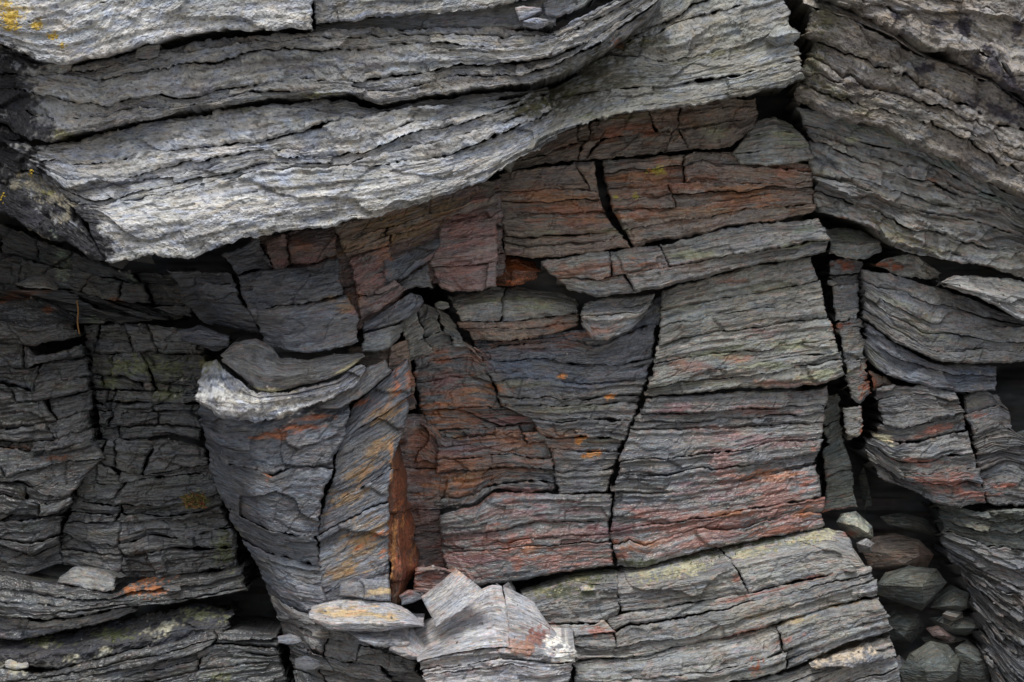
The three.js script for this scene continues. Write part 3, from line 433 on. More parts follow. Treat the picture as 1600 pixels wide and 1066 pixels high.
// ---------------------------------------------------------------- rough slabs dipping away beside the cleft
rock('rock_slab', 'upper brown dipping slab with dark lichen blotches and a blunt nose', 'rock slab', { z: 215, back: -20, style: 'knob', pal: 'knob', mat: 'dry', lines: [
  [[1262, -150, -20], [1450, -150], [1780, -140]], [[1275, -40, -10], [1380, -25], [1500, 2], [1600, 30], [1780, 85]], [[1284, -12, 0], [1380, 34, 4], [1420, 60, 6], [1440, 78, 6], [1485, 86, 8], [1540, 117, 10], [1562, 122, 10], [1578, 142, 10], [1600, 149, 10], [1780, 235, 10]]], sub: [2, 2] });
rock('rock_slab', 'rough pitted brown slab dipping under the blotched slab, thin pale green seam on top', 'rock slab', { z: 165, back: -60, style: 'knob', pal: 'knob', mat: 'dry', lines: [
  [[1246, -20, -10], [1330, 18], [1380, 38], [1420, 62], [1450, 86], [1500, 100], [1550, 126], [1600, 155], [1780, 240]],
  [[1254, 6, 14], [1330, 33, 16], [1380, 51, 16], [1420, 78, 16], [1450, 96, 16], [1500, 112, 16], [1550, 134, 16], [1600, 166, 16], [1780, 252, 16]],
  [[1262, 56, -6], [1310, 76], [1350, 96, 4], [1390, 108, 6], [1420, 120, 6], [1450, 140, 8], [1500, 160, 8], [1550, 190, 8], [1600, 206, 8], [1780, 290, 8]],
  [[1258, 110, -20], [1290, 121, -6], [1330, 140], [1380, 150, 4], [1420, 165, 10], [1470, 185, 14], [1520, 214, 14], [1600, 250, 14], [1780, 335, 14]],
  [[1255, 150, -30], [1290, 165, -14], [1330, 190, -4], [1355, 192], [1395, 200, 4], [1430, 226, 8], [1450, 236, 8], [1500, 256, 10], [1550, 290, 10], [1600, 310, 10], [1780, 410, 10]]], styles: ['smooth'], sub: [1, 1, 2, 2] });
rock('rock_slab', 'blue-green shaly slab of overlapping scales under the pitted brown slab', 'rock slab', { z: 95, back: -120, style: 'scales', pal: 'bluegreen', mat: 'slate', lines: [
  [[1246, 162, -30], [1300, 174, -10], [1350, 194], [1400, 205, 10], [1450, 240, 16], [1500, 260, 18], [1560, 300, 18], [1600, 314, 18], [1780, 410, 18]],
  [[1262, 190, -30], [1300, 205, -10], [1350, 222], [1400, 238, 10], [1440, 250, 14], [1500, 285, 16], [1600, 330, 16], [1780, 432, 16]],
  [[1268, 215, -30], [1310, 235, -10], [1400, 268, 4], [1420, 280, 6], [1460, 285, 8], [1500, 310, 8], [1560, 320, 8], [1600, 345, 8], [1780, 442, 8]],
  [[1275, 270, -30], [1320, 285, -6], [1400, 320, 4], [1470, 340, 6], [1530, 345, 6], [1600, 370, 6], [1780, 462, 6]],
  [[1280, 326, -40], [1320, 341, -10], [1360, 351, -4], [1400, 386], [1440, 401], [1500, 413], [1560, 421], [1600, 436], [1780, 505]]], pals: [null, 'grey', 'grey', 'grey'], styles: ['slate'], sub: [1, 2, 2, 2] });
rock('rock_slab', 'small olive wedge tucked below the shaly blue-green slab', 'rock slab', { z: 45, back: -120, style: 'chunk', pal: 'greygreen', lines: [[[1372, 410], [1400, 398], [1432, 400], [1472, 424]], [[1372, 418], [1400, 427], [1440, 439], [1472, 436]]] });
rock('rock_slab', 'pale grey pointed ledge jutting out beneath the shaly blue-green slab', 'rock slab', { z: 110, back: -100, style: 'slate', pal: 'grey', lines: [[[1474, 440, -14], [1500, 426, -24], [1560, 432, -24], [1620, 442, -24], [1780, 470, -24]], [[1476, 444], [1520, 456, 6], [1560, 466, 6], [1610, 486, 6], [1780, 545, 6]], [[1480, 449, -4], [1520, 465], [1560, 479], [1600, 500], [1780, 565]]], folds: [1] });
rock('rock_slab', 'curved dark grey beds sagging beneath the pale pointed ledge', 'rock slab', { z: 55, back: -170, style: 'slate', pal: 'dark', mat: 'shale', lines: [
  [[1352, 418, -30], [1380, 426, -10], [1420, 436], [1480, 453], [1520, 470], [1560, 486], [1620, 506], [1780, 565]],
  [[1353, 448, -24], [1390, 474], [1420, 490, 6], [1455, 505, 10], [1500, 506, 10], [1560, 512, 8], [1620, 514, 8], [1780, 560, 8]],
  [[1355, 500, -24], [1385, 523, 0], [1420, 545, 8], [1455, 561, 12], [1490, 567, 14], [1560, 568, 14], [1620, 566, 14], [1780, 580, 14]]], sub: [2, 3] });
rock('rock_slab', 'bluish bed ending in a blunt block under the curved dark beds', 'rock slab', { z: 50, back: -170, style: 'slate', pal: 'slate', lines: [
  [[1356, 504, -30], [1385, 526, -8], [1420, 548], [1455, 565], [1490, 571], [1561, 572, -4]], [[1360, 556, -30], [1372, 572, -16], [1392, 587, -6], [1420, 598], [1470, 609], [1500, 613], [1560, 609, -4]]], sub: 2 });
rock('rock_block', 'dark block with a rusty band, bounded by a slanting crack', 'rock block', { z: 40, back: -170, style: 'shale', pal: 'dark', lines: [
  [[1374, 606, -40], [1395, 601, -16], [1440, 602], [1496, 614, 4]], [[1384, 664, -24], [1402, 668, -2], [1450, 658, 4], [1504, 648, 8]], [[1374, 686, -40], [1402, 696, -2], [1450, 685, 4], [1512, 675, 8]], [[1360, 702, -60], [1402, 735, -6], [1450, 740, 4], [1526, 730, 8]], [[1382, 746, -40], [1420, 766, -16], [1470, 790, -4], [1500, 797], [1520, 792], [1541, 787, 4]]], sub: [2, 1, 2, 2] });
rock('rock_block', 'narrow dark block across the slanting crack from the rusty banded one', 'rock block', { z: 25, back: -170, style: 'shale', pal: 'dark', lines: [
  [[1502, 616], [1540, 613], [1564, 619, -10]], [[1509, 646], [1560, 634], [1580, 642, -10]], [[1520, 682], [1560, 662], [1585, 672, -10]], [[1532, 738], [1575, 720], [1610, 732], [1720, 760]], [[1547, 790], [1600, 793], [1720, 802]]] });
rock('rock_block', 'small pale green block in the dark hollow beside the narrow dark block', 'rock block', { z: 0, back: -160, style: 'chunk', pal: 'rubble', lines: [[[1586, 674], [1620, 668], [1740, 660]], [[1590, 702], [1640, 722], [1740, 740]]] });
rock('rock_slab', 'dark dipping shale beds under the pale green seam beside the rubble', 'rock slab', { z: 35, back: -170, style: 'scales', pal: 'dark', lines: [
  [[1478, 794, -50], [1540, 800, -10], [1600, 797], [1780, 805]], [[1484, 835, -50], [1520, 846, -16], [1600, 862], [1780, 905]], [[1490, 866, -50], [1530, 890, -20], [1600, 920], [1780, 985]], [[1518, 906, -50], [1560, 946, -16], [1600, 975], [1780, 1065]], [[1534, 946, -50], [1570, 990, -16], [1604, 1012], [1780, 1115]], [[1545, 990, -50], [1580, 1040, -16], [1612, 1072], [1780, 1175]], [[1562, 1085, -50], [1604, 1130, -10], [1780, 1250]]], pals: ['rubble', null, 'dark'], sub: [2, 1, 2, 1, 2, 2] });
rock('rock_slab', 'thin pale green seam capping the dark dipping shale', 'rock slab', { z: 50, back: -60, style: 'crust', pal: 'rubble', lines: [[[1545, 796], [1600, 793], [1740, 792]], [[1550, 806], [1600, 809], [1740, 806]]] });

// ---------------------------------------------------------------- central wall under the overhang
rock('rock_block', 'row of thin broken blocks tucked under the lip of the mossy slab', 'rock block', { z: 60, back: -170, style: 'shale', pal: 'brown', gap: 0.8, lines: [
  [[812, 240, -14], [870, 212, -10], [905, 196], [960, 178], [1020, 168], [1060, 164], [1120, 157], [1182, 150]], [[800, 252, -10], [850, 240], [900, 224, 4], [960, 212, 6], [1020, 206, 6], [1080, 200, 6], [1130, 192, 6], [1185, 176]], [[784, 268, -10], [850, 258], [900, 252], [960, 248, 4], [1020, 242, 4], [1080, 234, 4], [1140, 228, 4], [1184, 200]]], joints: [[0.27, 0.31, 0.57, 0.68], [0.3, 0.34, 0.64, 0.7]], mat: 'dampshade' });
rock('rock_block', 'pale olive rounded block at the corner of the rusty brown wall', 'rock block', { z: 78, back: -150, style: 'ledge', pal: 'greygreen', lines: [
  [[1188, 184, -20], [1214, 178, -18], [1240, 192, -26]], [[1162, 214, -12], [1205, 204], [1256, 206, -14]], [[1144, 240, -12], [1200, 231, 4], [1267, 228, -10]], [[1162, 256, -8], [1215, 257], [1273, 251, -10]]], mat: 'dampshade', sub: 1 });
rock('rock_block', 'rusty brown block before the deep slanting crack, beside the red mottled block', 'rock block', { z: 58, back: -170, style: 'ledge', pal: 'brown', mat: 'dampshade', lines: [
  [[778, 270, -6], [850, 260], [929, 252]], [[778, 300, -6], [850, 298], [934, 299]], [[782, 332, -6], [850, 335], [944, 330]], [[785, 366, -8], [830, 372], [966, 361]], [[790, 396, -10], [830, 403], [900, 397], [984, 386]]], sub: [1, 2, 1, 2], joints: [[0.86]], uneven: 1.5 });
rock('rock_block', 'rusty brown block with a yellow lichen spot, across the deep slanting crack', 'rock block', { z: 62, back: -170, style: 'ledge', pal: 'brown', mat: 'dampshade', lines: [
  [[941, 251], [1020, 245], [1090, 237], [1140, 236], [1180, 248], [1230, 252], [1270, 254, -8]], [[949, 296], [1000, 292], [1080, 286], [1150, 288], [1272, 285, -8]],
  [[958, 328], [1000, 325], [1080, 322], [1200, 306], [1275, 302, -6]], [[976, 357], [1070, 345], [1200, 322], [1277, 318, -6]], [[990, 385], [1070, 371], [1140, 353], [1200, 346], [1275, 333, -8]]], sub: [2, 2, 1, 1], joints: [[0.38], [0.3]], uneven: 1.3 });
rock('stone_flake', 'thin grey chip caught under the lichen-spotted top slab', 'stone flake', { z: 262, back: 190, style: 'smooth', pal: 'grey', lines: [[[66, 100], [90, 98], [112, 100]], [[68, 110], [92, 116], [112, 108]]] });
rock('stone_flake', 'small square grey chip wedged above the brown-grey slab', 'stone flake', { z: 268, back: 190, style: 'smooth', pal: 'grey', lines: [[[212, 76], [230, 70], [248, 68]], [[208, 89], [230, 91], [246, 88]]] });
rock('rock_slab', 'grey projecting bed with a jagged underside beneath the rusty brown block', 'rock slab', { z: 75, back: -170, style: 'ledge', pal: 'grey', mat: 'dampshade', lines: [
  [[846, 407, -16], [900, 400, -14], [945, 391, -14], [1000, 388, -14], [1080, 373, -14], [1140, 356, -14], [1200, 349, -16], [1282, 341, -20]], [[852, 422, -4], [900, 416], [945, 408, 2], [1020, 400, 4], [1100, 385, 6], [1200, 367, 8], [1294, 362, 0]], [[870, 436, -4], [940, 436, 4], [1030, 420, 6], [1100, 408, 8], [1200, 388, 8], [1296, 376, 0]], [[888, 452, -8], [930, 464, -2], [1000, 456], [1030, 455], [1060, 443], [1100, 434], [1200, 410], [1260, 402], [1290, 394, -6]]], folds: [1], joints: [[0.22, 0.42], [0.25]] });
rock('rock_block', 'large pale grey-green block of even beds beside the narrow leaning column', 'rock block', { z: 55, back: -170, style: 'ledge', mat: 'shale', pal: 'greygreen', lines: [
  [[1038, 456, -4], [1060, 446], [1120, 431], [1200, 412], [1270, 402, -6]], [[1035, 483], [1100, 471], [1150, 463], [1200, 455], [1282, 440, -4]], [[1028, 540], [1060, 530, 2], [1100, 522, 4], [1180, 510, 4], [1296, 496, -2]], [[1020, 570, 2], [1100, 556, 4], [1200, 546, 6], [1306, 530]], [[1012, 606, 2], [1060, 598, 4], [1150, 588, 8], [1220, 578, 10], [1318, 560, 4]], [[1008, 619], [1080, 616, 4], [1160, 606, 8], [1230, 605, 10], [1280, 600, 10], [1320, 588, 4]]], sub: [1, 2, 1, 2, 1] });
rock('rock_block', 'dark finely bedded block flushed with red, under the pale grey-green block', 'rock block', { z: 42, back: -170, style: 'ledge', pal: 'dark', mat: 'dampshade', lines: [
  [[1008, 622, -8], [1080, 619, -6], [1160, 611, -6], [1240, 612, -6], [1294, 606, -10]], [[1000, 645, -4], [1080, 645], [1160, 640], [1292, 632, -6]], [[985, 672], [1060, 672], [1160, 668], [1287, 660, -4]], [[970, 720], [1050, 715, 4], [1150, 705, 4], [1200, 692], [1286, 690, -4]], [[958, 770], [1050, 770, 4], [1150, 755, 4], [1220, 738], [1276, 728, -4]], [[955, 830], [1050, 815, 6], [1150, 800, 8], [1287, 776]], [[962, 886, -4], [1000, 888, 4], [1100, 858, 8], [1200, 838, 8], [1288, 825, 2]]], sub: [1, 2, 1, 2, 1, 2] });
rock('rock_block', 'knobby grey nose of rock beside the long slanting crack', 'rock block', { z: 48, back: -120, style: 'ledge', pal: 'grey', mat: 'dampshade', sub: [2, 1], lines: [
  [[910, 473, -16], [960, 465, -12], [1024, 460, -10]], [[905, 494], [940, 492, 4], [1000, 490, 4], [1016, 482]], [[904, 507, -4], [925, 528, -2], [950, 530], [990, 512], [1014, 488, -4]]] });
rock('rock_block', 'dark blue-grey face below the knobby nose, cut by the long slanting crack', 'rock block', { z: 8, back: -170, style: 'ledge', pal: 'dark', mat: 'dampshade', lines: [
  [[736, 530, -10], [850, 524], [905, 514, 6], [960, 508, 8], [1036, 460, 10]], [[752, 565, -6], [850, 560], [910, 570, 6], [960, 570, 8], [1020, 560, 8]], [[770, 596], [850, 592], [920, 600, 8], [1010, 592, 8]], [[784, 634], [880, 635, 8], [940, 630, 10], [998, 630, 8]], [[826, 654], [880, 660, 8], [930, 655, 12], [987, 660, 8]], [[857, 700], [900, 705, 10], [968, 706, 8]], [[866, 740], [910, 735, 10], [957, 730, 8]], [[872, 772], [910, 770, 10], [950, 768, 8]]], pals: ['slate', 'slate'], sub: [2, 1, 2, 1, 2, 1, 1] });
rock('rock_block', 'two pale olive beds with rusty red fronts above the dark blue-grey face', 'rock block', { z: 22, back: -170, style: 'slate', pal: 'greygreen', mat: 'shale', lines: [
  [[696, 464, -30], [760, 451, -30], [820, 447, -30], [880, 456, -30], [906, 468, -30]], [[708, 482, -4], [770, 470], [850, 472], [905, 480, -4]], [[716, 500, -4], [780, 502, 2], [850, 495, 2], [906, 491]], [[735, 530, -8], [790, 533], [850, 526], [902, 513, -4]]], folds: [1], pals: [null, 'brown'], sub: [1, 2], joints: [[0.4], []] });
rock('rock_block', 'brick-like stack of small rust and ochre blocks beside the dark blue-grey face', 'rock block', { z: 0, back: -170, style: 'shale', pal: 'dark', gap: 0.6, uneven: 1.8, lines: [
  [[644, 556, -6], [690, 540], [730, 534], [752, 548]], [[650, 602, -4], [700, 592], [740, 590], [770, 600]], [[655, 642], [700, 640], [745, 636], [784, 637]], [[668, 672], [740, 670], [800, 664], [852, 658]], [[682, 699, 4], [765, 697, 4], [800, 692], [858, 690]], [[680, 738], [760, 736], [790, 728], [868, 736]], [[676, 798], [740, 790], [772, 766], [870, 767]]], sub: [2, 1, 1, 2, 2, 2], joints: [[], [], [0.55], [0.78], [], []], mat: 'dampshade' });
rock('rock_block', 'shadowed rust-brown wedge behind the ridge of the dark prow', 'rock block', { z: -8, back: -180, style: 'slate', pal: 'redbrown', lines: [[[612, 650], [660, 646], [690, 680]], [[618, 730], [690, 735]], [[630, 800], [690, 796]], [[640, 900], [700, 890]]] });
rock('rock_block', 'small loose blocks choking the crack above the rusty stack', 'rock block', { z: 4, back: -150, style: 'chunk', pal: 'greygreen', mat: 'shale', gap: 1.5, lines: [[[622, 506], [664, 472], [706, 494]], [[634, 540], [690, 518], [724, 530]], [[640, 566], [680, 544], [730, 540], [752, 560]]], joints: [[0.35, 0.68], [0.3, 0.65]] });
rock('rock_block', 'maroon lumpy base of the central wall above the lichen ledge', 'rock block', { z: 38, back: -170, style: 'ledge', pal: 'dark', mat: 'dampshade', lines: [
  [[684, 804, -10], [740, 793], [772, 770], [870, 771], [955, 773]], [[688, 838, -10], [760, 832, 4], [850, 816, 4], [952, 816]], [[690, 866, -10], [760, 860, 8], [850, 850, 8], [955, 850]], [[700, 900, -10], [740, 915, 6], [800, 909, 8], [870, 896, 6], [930, 886], [960, 884]]], pals: ['dark'], sub: [1, 2, 1] });

// ---------------------------------------------------------------- the narrow leaning column in the cleft
rock('rock_block', 'greenish cap stone on top of the narrow leaning column', 'rock block', { z: 20, back: -160, style: 'chunk', pal: 'greygreen', lines: [[[1288, 354, -30], [1330, 356, -34], [1374, 370, -30]], [[1298, 382], [1340, 384, 4], [1374, 378]], [[1296, 395, -4], [1342, 405], [1374, 396]]], folds: [1] });
rock('rock_block', 'narrow leaning column of cracked stones between two deep clefts', 'rock block', { z: -5, back: -170, style: 'chunk', pal: 'grey', mat: 'shale', gap: 2, lines: [[[1296, 408], [1322, 404], [1350, 408]], [[1298, 446], [1346, 442]], [[1306, 502], [1344, 498]], [[1308, 516], [1350, 510]], [[1320, 566], [1354, 562]], [[1324, 600, 4], [1360, 594, 4]], [[1328, 622], [1344, 632], [1362, 616]]], sub: [2, 1, 1, 1, 1, 1] });
rock('rock_block', 'wedge-shaped stone hanging below the narrow leaning column', 'rock block', { z: -12, back: -160, style: 'chunk', pal: 'grey', lines: [[[1316, 640], [1346, 636]], [[1318, 664], [1348, 660]], [[1322, 690], [1340, 682], [1348, 672]]], folds: [1] });
rock('rock_block', 'shaded stones stepping down the dark cleft beside the red-flushed block', 'rock block', { z: -40, back: -180, style: 'chunk', pal: 'rubble', gap: 2, lines: [[[1286, 620], [1314, 612]], [[1288, 668], [1316, 655]], [[1290, 700], [1318, 678]], [[1290, 745], [1332, 735]], [[1290, 800], [1338, 790]]] });
rock('rock_block', 'small rusty stone wedged below the bluish blunt bed', 'rock block', { z: -8, back: -160, style: 'chunk', pal: 'brown', lines: [[[1358, 578], [1382, 588], [1402, 600]], [[1362, 612], [1385, 606], [1400, 606]]] });

// ---------------------------------------------------------------- rubble in the cleft
function stone(label, z, pal, outline, ridge, thick = 60) {      // angular fragment: hull of its outline, its ridge corners [x, y, z] and a smaller back
  const z0 = z / 1000, scale = (CAM_D - z0) / CAM_D, cx = outline.reduce((s, p) => s + p[0], 0) / outline.length, by = Math.max(...outline.map(p => p[1])), my = outline.reduce((s, p) => s + p[1], 0) / outline.length;
  const P = (x, y, d) => new THREE.Vector3((x - cx) / 1000 * scale, (by - y) / 1000 * scale, d / 1000);
  const pts = []; outline.forEach(([x, y], i) => { pts.push(P(x, y, -4 - 26 * hash(i, cx | 0))); if (i % 2) pts.push(P(cx + (x - cx) * 0.8, my + (y - my) * 0.7, -thick)); }); for (const [x, y, d] of ridge) pts.push(P(x, y, d));
  let g = new TessellateModifier(0.007, 5).modify(new ConvexGeometry(pts)); g.deleteAttribute('normal'); const p = g.attributes.position, col = [], uv = [], nz = new THREE.Vector3();
  for (let i = 0; i < p.count; i++) {
    const x = p.getX(i), y = p.getY(i), d = p.getZ(i), px = cx + x * 1000, py = by - y * 1000, n = 0.0012 * fbm(px / 12 + d * 200, py / 5 + d * 90, 3);
    nz.set(x, y - (by - my) / 1000, d + thick / 2000).normalize(); p.setXYZ(i, x + nz.x * n, y + nz.y * n, d + nz.z * n);
    const c = rockColour(PAL[pal], px, py, px, py + 0.25 * px, 1); col.push(c[0] * TINT_MEAN, c[1] * TINT_MEAN, c[2] * TINT_MEAN); uv.push(0, 0);
  }
  { const A = new THREE.Vector3(), B = new THREE.Vector3(), C = new THREE.Vector3(); for (let i = 0; i < p.count; i += 3) { A.fromBufferAttribute(p, i); B.fromBufferAttribute(p, i + 1).sub(A); C.fromBufferAttribute(p, i + 2).sub(A); B.cross(C); const ax = Math.abs(B.x), ay = Math.abs(B.y), az = Math.abs(B.z); for (let k = i; k < i + 3; k++) { const x = p.getX(k), y = p.getY(k), z = p.getZ(k), o = cx / 700; if (az >= ax && az >= ay) { uv[k * 2] = x + o; uv[k * 2 + 1] = y; } else if (ay >= ax) { uv[k * 2] = x + o; uv[k * 2 + 1] = z + 0.3; } else { uv[k * 2] = z + o; uv[k * 2 + 1] = y; } } } }
  g.setAttribute('color', new THREE.Float32BufferAttribute(col, 3)); g.setAttribute('uv', new THREE.Float32BufferAttribute(uv, 2)); g = toCreasedNormals(g, 0.3); triangles += g.attributes.position.count / 3;
  const m = new THREE.Mesh(g, MATS.shale); m.name = numbered('rubble_stone'); m.userData = { label, category: 'stone', kind: 'thing' }; m.castShadow = m.receiveShadow = true; m.position.set((cx - 800) / 1000 * scale, (533 - by) / 1000 * scale, z0); scene.add(m);
}
stone('grey rubble stone jammed under the rusty banded block', -95, 'rubble', [[1376, 808], [1412, 803], [1448, 812], [1478, 832], [1472, 843], [1430, 834], [1392, 822]], [[1430, 820, 14], [1462, 832, 10]]);
stone('mossy rust-stained rubble lump above the five-sided stone', -80, 'brown', [[1350, 862], [1368, 842], [1404, 836], [1440, 846], [1462, 868], [1454, 890], [1400, 896], [1360, 888]], [[1380, 862, 20], [1430, 866, 24], [1408, 880, 18]]);
stone('five-sided grey rubble stone with a pale slanted top', -50, 'rubble', [[1370, 916], [1388, 898], [1424, 886], [1466, 890], [1482, 912], [1466, 938], [1446, 958], [1406, 944], [1374, 932]], [[1434, 913, 34], [1398, 902, 8], [1452, 890, -2], [1440, 942, 18]]);
stone('blue-green rubble stone resting beside the five-sided stone', -60, 'rubble', [[1458, 952], [1468, 932], [1492, 918], [1516, 928], [1528, 950], [1500, 958]], [[1490, 944, 16], [1508, 948, 12]]);
stone('small yellowish pebble between two blue-green rubble stones', -45, 'mossgrey', [[1474, 960], [1490, 955], [1509, 959], [1510, 969], [1490, 972], [1477, 967]], [[1492, 964, 8]], 24);
stone('flat blue-green rubble stone under the yellowish pebble', -62, 'rubble', [[1458, 970], [1486, 963], [1530, 966], [1542, 984], [1514, 998], [1478, 992]], [[1490, 980, 14], [1520, 980, 12]]);
stone('shaded rubble stone beside the ends of the ledges', -90, 'rubble', [[1382, 970], [1400, 956], [1440, 962], [1450, 986], [1430, 1010], [1396, 1006]], [[1420, 974, 18], [1410, 994, 12]]);
stone('red-stained rubble chip above the largest rubble stone', -60, 'redbrown', [[1450, 984], [1468, 979], [1496, 998], [1490, 1008], [1460, 996]], [[1474, 992, 8]], 24);
stone('largest pale green rubble stone with a broad flat facet', -30, 'rubble', [[1408, 1052], [1428, 1024], [1458, 1004], [1488, 1012], [1506, 1036], [1500, 1068], [1460, 1090], [1420, 1080]], [[1440, 1044, 26], [1472, 1022, 10], [1490, 1046, 20], [1450, 1074, 14]]);
stone('angular grey rubble stone leaning on the largest one', -50, 'rubble', [[1494, 1014], [1518, 1004], [1550, 1030], [1548, 1066], [1520, 1084], [1500, 1064]], [[1520, 1030, 22], [1530, 1058, 14]]);
stone('dark rubble stone at the foot of the ledge ends', -60, 'dark', [[1392, 1040], [1410, 1028], [1430, 1046], [1442, 1088], [1400, 1094]], [[1414, 1060, 16]]);
stone('splinter of grey slate lodged behind the largest rubble stone', -75, 'rubble', [[1444, 1000], [1490, 994], [1520, 1002], [1484, 1012], [1452, 1010]], [[1484, 1003, 8]], 30);
stone('thin slate splinter standing in the dark cleft', -100, 'rubble', [[1344, 748], [1352, 730], [1362, 752], [1368, 792], [1354, 798]], [[1356, 762, 10]], 40);
stone('pale wedge of stone with a red face perched on the lichen ledge end', 0, 'rubble', [[1308, 816], [1320, 803], [1340, 800], [1366, 824], [1368, 842], [1340, 846], [1316, 828]], [[1338, 822, 16], [1354, 832, 10]]);
stone('small angular chip below the pale wedge at the ledge end', 20, 'grey', [[1340, 850], [1356, 842], [1372, 852], [1366, 868], [1346, 866]], [[1358, 854, 8]], 30);

// ---------------------------------------------------------------- lower ledges
rock('rock_slab', 'upper pale grey ledge with a crust of yellow-green lichen along its top', 'rock slab', { z: 100, back: -150, style: 'ledge', pal: 'grey', lines: [
  [[812, 934, -80], [900, 908, -80], [985, 895, -80], [1100, 864, -80], [1200, 844, -80], [1300, 830, -70], [1330, 836, -60]], [[826, 946, -8], [900, 924, -4], [960, 920], [1060, 906], [1110, 896], [1200, 874], [1300, 856], [1344, 874, -10]], [[852, 976, -6], [930, 976], [965, 963], [1060, 946, 4], [1150, 931, 4], [1270, 903, 4], [1330, 891, 2], [1358, 886, -6]]], folds: [1], joints: [[0.27, 0.62]], sub: [1] });
rock('rock_slab', 'second grey ledge below the lichen ledge, flushed rusty along its seam', 'rock slab', { z: 108, back: -150, style: 'ledge', pal: 'grey', lines: [
  [[852, 978, -20], [930, 978, -12], [965, 965, -10], [1060, 948, -8], [1150, 933, -8], [1270, 905, -8], [1362, 886, -14]], [[868, 1012, -8], [960, 1014], [1000, 1004], [1070, 996, 4], [1150, 969, 4], [1260, 936, 4], [1368, 906]], [[890, 1036, -10], [1000, 1026], [1080, 1006, 4], [1180, 986, 4], [1280, 953, 4], [1370, 930]]], joints: [[0.19], []], sub: [2, 1] });
rock('rock_slab', 'third ledge ending in a square mauve-grey block', 'rock slab', { z: 122, back: -150, style: 'ledge', pal: 'grey', lines: [
  [[894, 1040, -30], [1000, 1030, -24], [1080, 1010, -20], [1180, 990, -20], [1280, 957, -20], [1376, 936, -20]], [[898, 1050, -6], [1000, 1046], [1100, 1030], [1180, 1010], [1280, 968], [1380, 948]], [[898, 1066], [1000, 1062], [1110, 1050, 4], [1200, 1030, 4], [1290, 990, 4], [1388, 966, 2]], [[898, 1086], [1000, 1082], [1120, 1072], [1220, 1050], [1310, 1011], [1393, 986]]], folds: [1], joints: [[0.66], [0.66]], sub: [1, 2] });
rock('rock_slab', 'lowest ledge with a broken buff edge', 'rock slab', { z: 128, back: -150, style: 'ledge', pal: 'grey', lines: [
  [[898, 1092, -20], [1100, 1080, -20], [1230, 1056, -20], [1318, 1020, -20], [1394, 996, -20]], [[898, 1124], [1100, 1112], [1240, 1076], [1320, 1044], [1402, 1024]], [[898, 1170], [1200, 1150], [1406, 1080]], [[898, 1240], [1200, 1220], [1410, 1150]]], sub: [2, 2, 2] });
rock('rock_block', 'buff tan chunk sitting on the lowest ledge', 'rock block', { z: 140, back: 80, style: 'chunk', pal: 'palebrown', mat: 'dry', lines: [[[1268, 1040, -16], [1310, 1024, -20], [1362, 1006, -20], [1376, 1018, -20]], [[1270, 1044], [1320, 1036, 4], [1380, 1022]], [[1274, 1049], [1330, 1042], [1380, 1032]]], folds: [1] });

// ---------------------------------------------------------------- the dark prow
rock('rock_block', 'rippled dark blue slate face with fine sloping lines, under the pale lip', 'rock block', { z: 108, back: -160, style: 'slate', pal: 'slate', mat: 'slate', uneven: 0.6, lines: [
  [[366, 430, -12], [420, 420], [480, 414, 4], [528, 402, 4]], [[372, 452, -6], [430, 450, 8], [480, 444, 12], [532, 436, 10]], [[384, 482, -6], [430, 478, 12], [490, 470, 16], [540, 462, 12]], [[396, 506, -14], [440, 510, 10], [500, 500, 18], [560, 492, 14]], [[410, 536, -20], [450, 549, 4], [500, 551, 12], [540, 541, 14], [562, 534, 14]]], folds: [1, 3] });
rock('rock_block', 'pale slate shoulder split from the rippled slate face by a short crack', 'rock block', { z: 80, back: -160, style: 'slate', pal: 'slate', mat: 'slate', lines: [[[240, 416, -110], [300, 420, -50], [364, 428, -6]], [[262, 448, -100], [310, 440, -30], [370, 446, 4]], [[270, 470, -100], [320, 470, -20], [382, 478, 2]], [[300, 505, -110], [350, 512, -60], [404, 524, -30]]] });
rock('rock_block', 'small slate block directly under the pale lip', 'rock block', { z: 82, back: -120, style: 'chunk', pal: 'slate', lines: [[[340, 396, -20], [370, 386, -12], [404, 372, -10]], [[356, 412], [390, 404, 4], [416, 400]], [[370, 428], [400, 424], [424, 420]]], folds: [1] });
rock('rock_block', 'narrow maroon chip beside the small slate block under the lip', 'rock block', { z: 86, back: -120, style: 'chunk', pal: 'redbrown', lines: [[[408, 374, -14], [430, 370, -10], [446, 366, -10]], [[420, 398], [436, 392, 4], [450, 394]], [[426, 422], [440, 424], [450, 416]]], folds: [1] });
rock('rock_block', 'reddish lump hanging below the pale lip above the rippled slate', 'rock block', { z: 92, back: -120, style: 'slate', pal: 'redbrown', mat: 'dampshade', lines: [[[448, 364, -14], [490, 356, -10], [530, 346, -12]], [[450, 386], [490, 380, 6], [524, 380]], [[452, 412], [490, 412, 4], [526, 400]]], folds: [1] });
rock('rock_block', 'ochre-brown band of rock running up under the pale lip', 'rock block', { z: 80, back: -160, style: 'shale', pal: 'brown', lines: [[[524, 352, 4], [600, 332], [690, 300, -10], [774, 276, -20]], [[530, 384, 6], [590, 362, 4], [680, 334, -6], [776, 306, -16]], [[538, 402, 4], [600, 386, 4], [690, 352, -6], [776, 334, -16]]], sub: [1, 2], joints: [[0.58], [0.3]], uneven: 1.4 });
rock('rock_block', 'mottled maroon block beside the short vertical crack in the slate', 'rock block', { z: 92, back: -160, style: 'slate', pal: 'redbrown', mat: 'dampshade', lines: [[[546, 406], [570, 394], [606, 384]], [[552, 440], [580, 428, 4], [606, 420]], [[558, 466], [590, 460], [626, 446]], [[564, 500], [600, 478], [640, 452]]], folds: [1] });
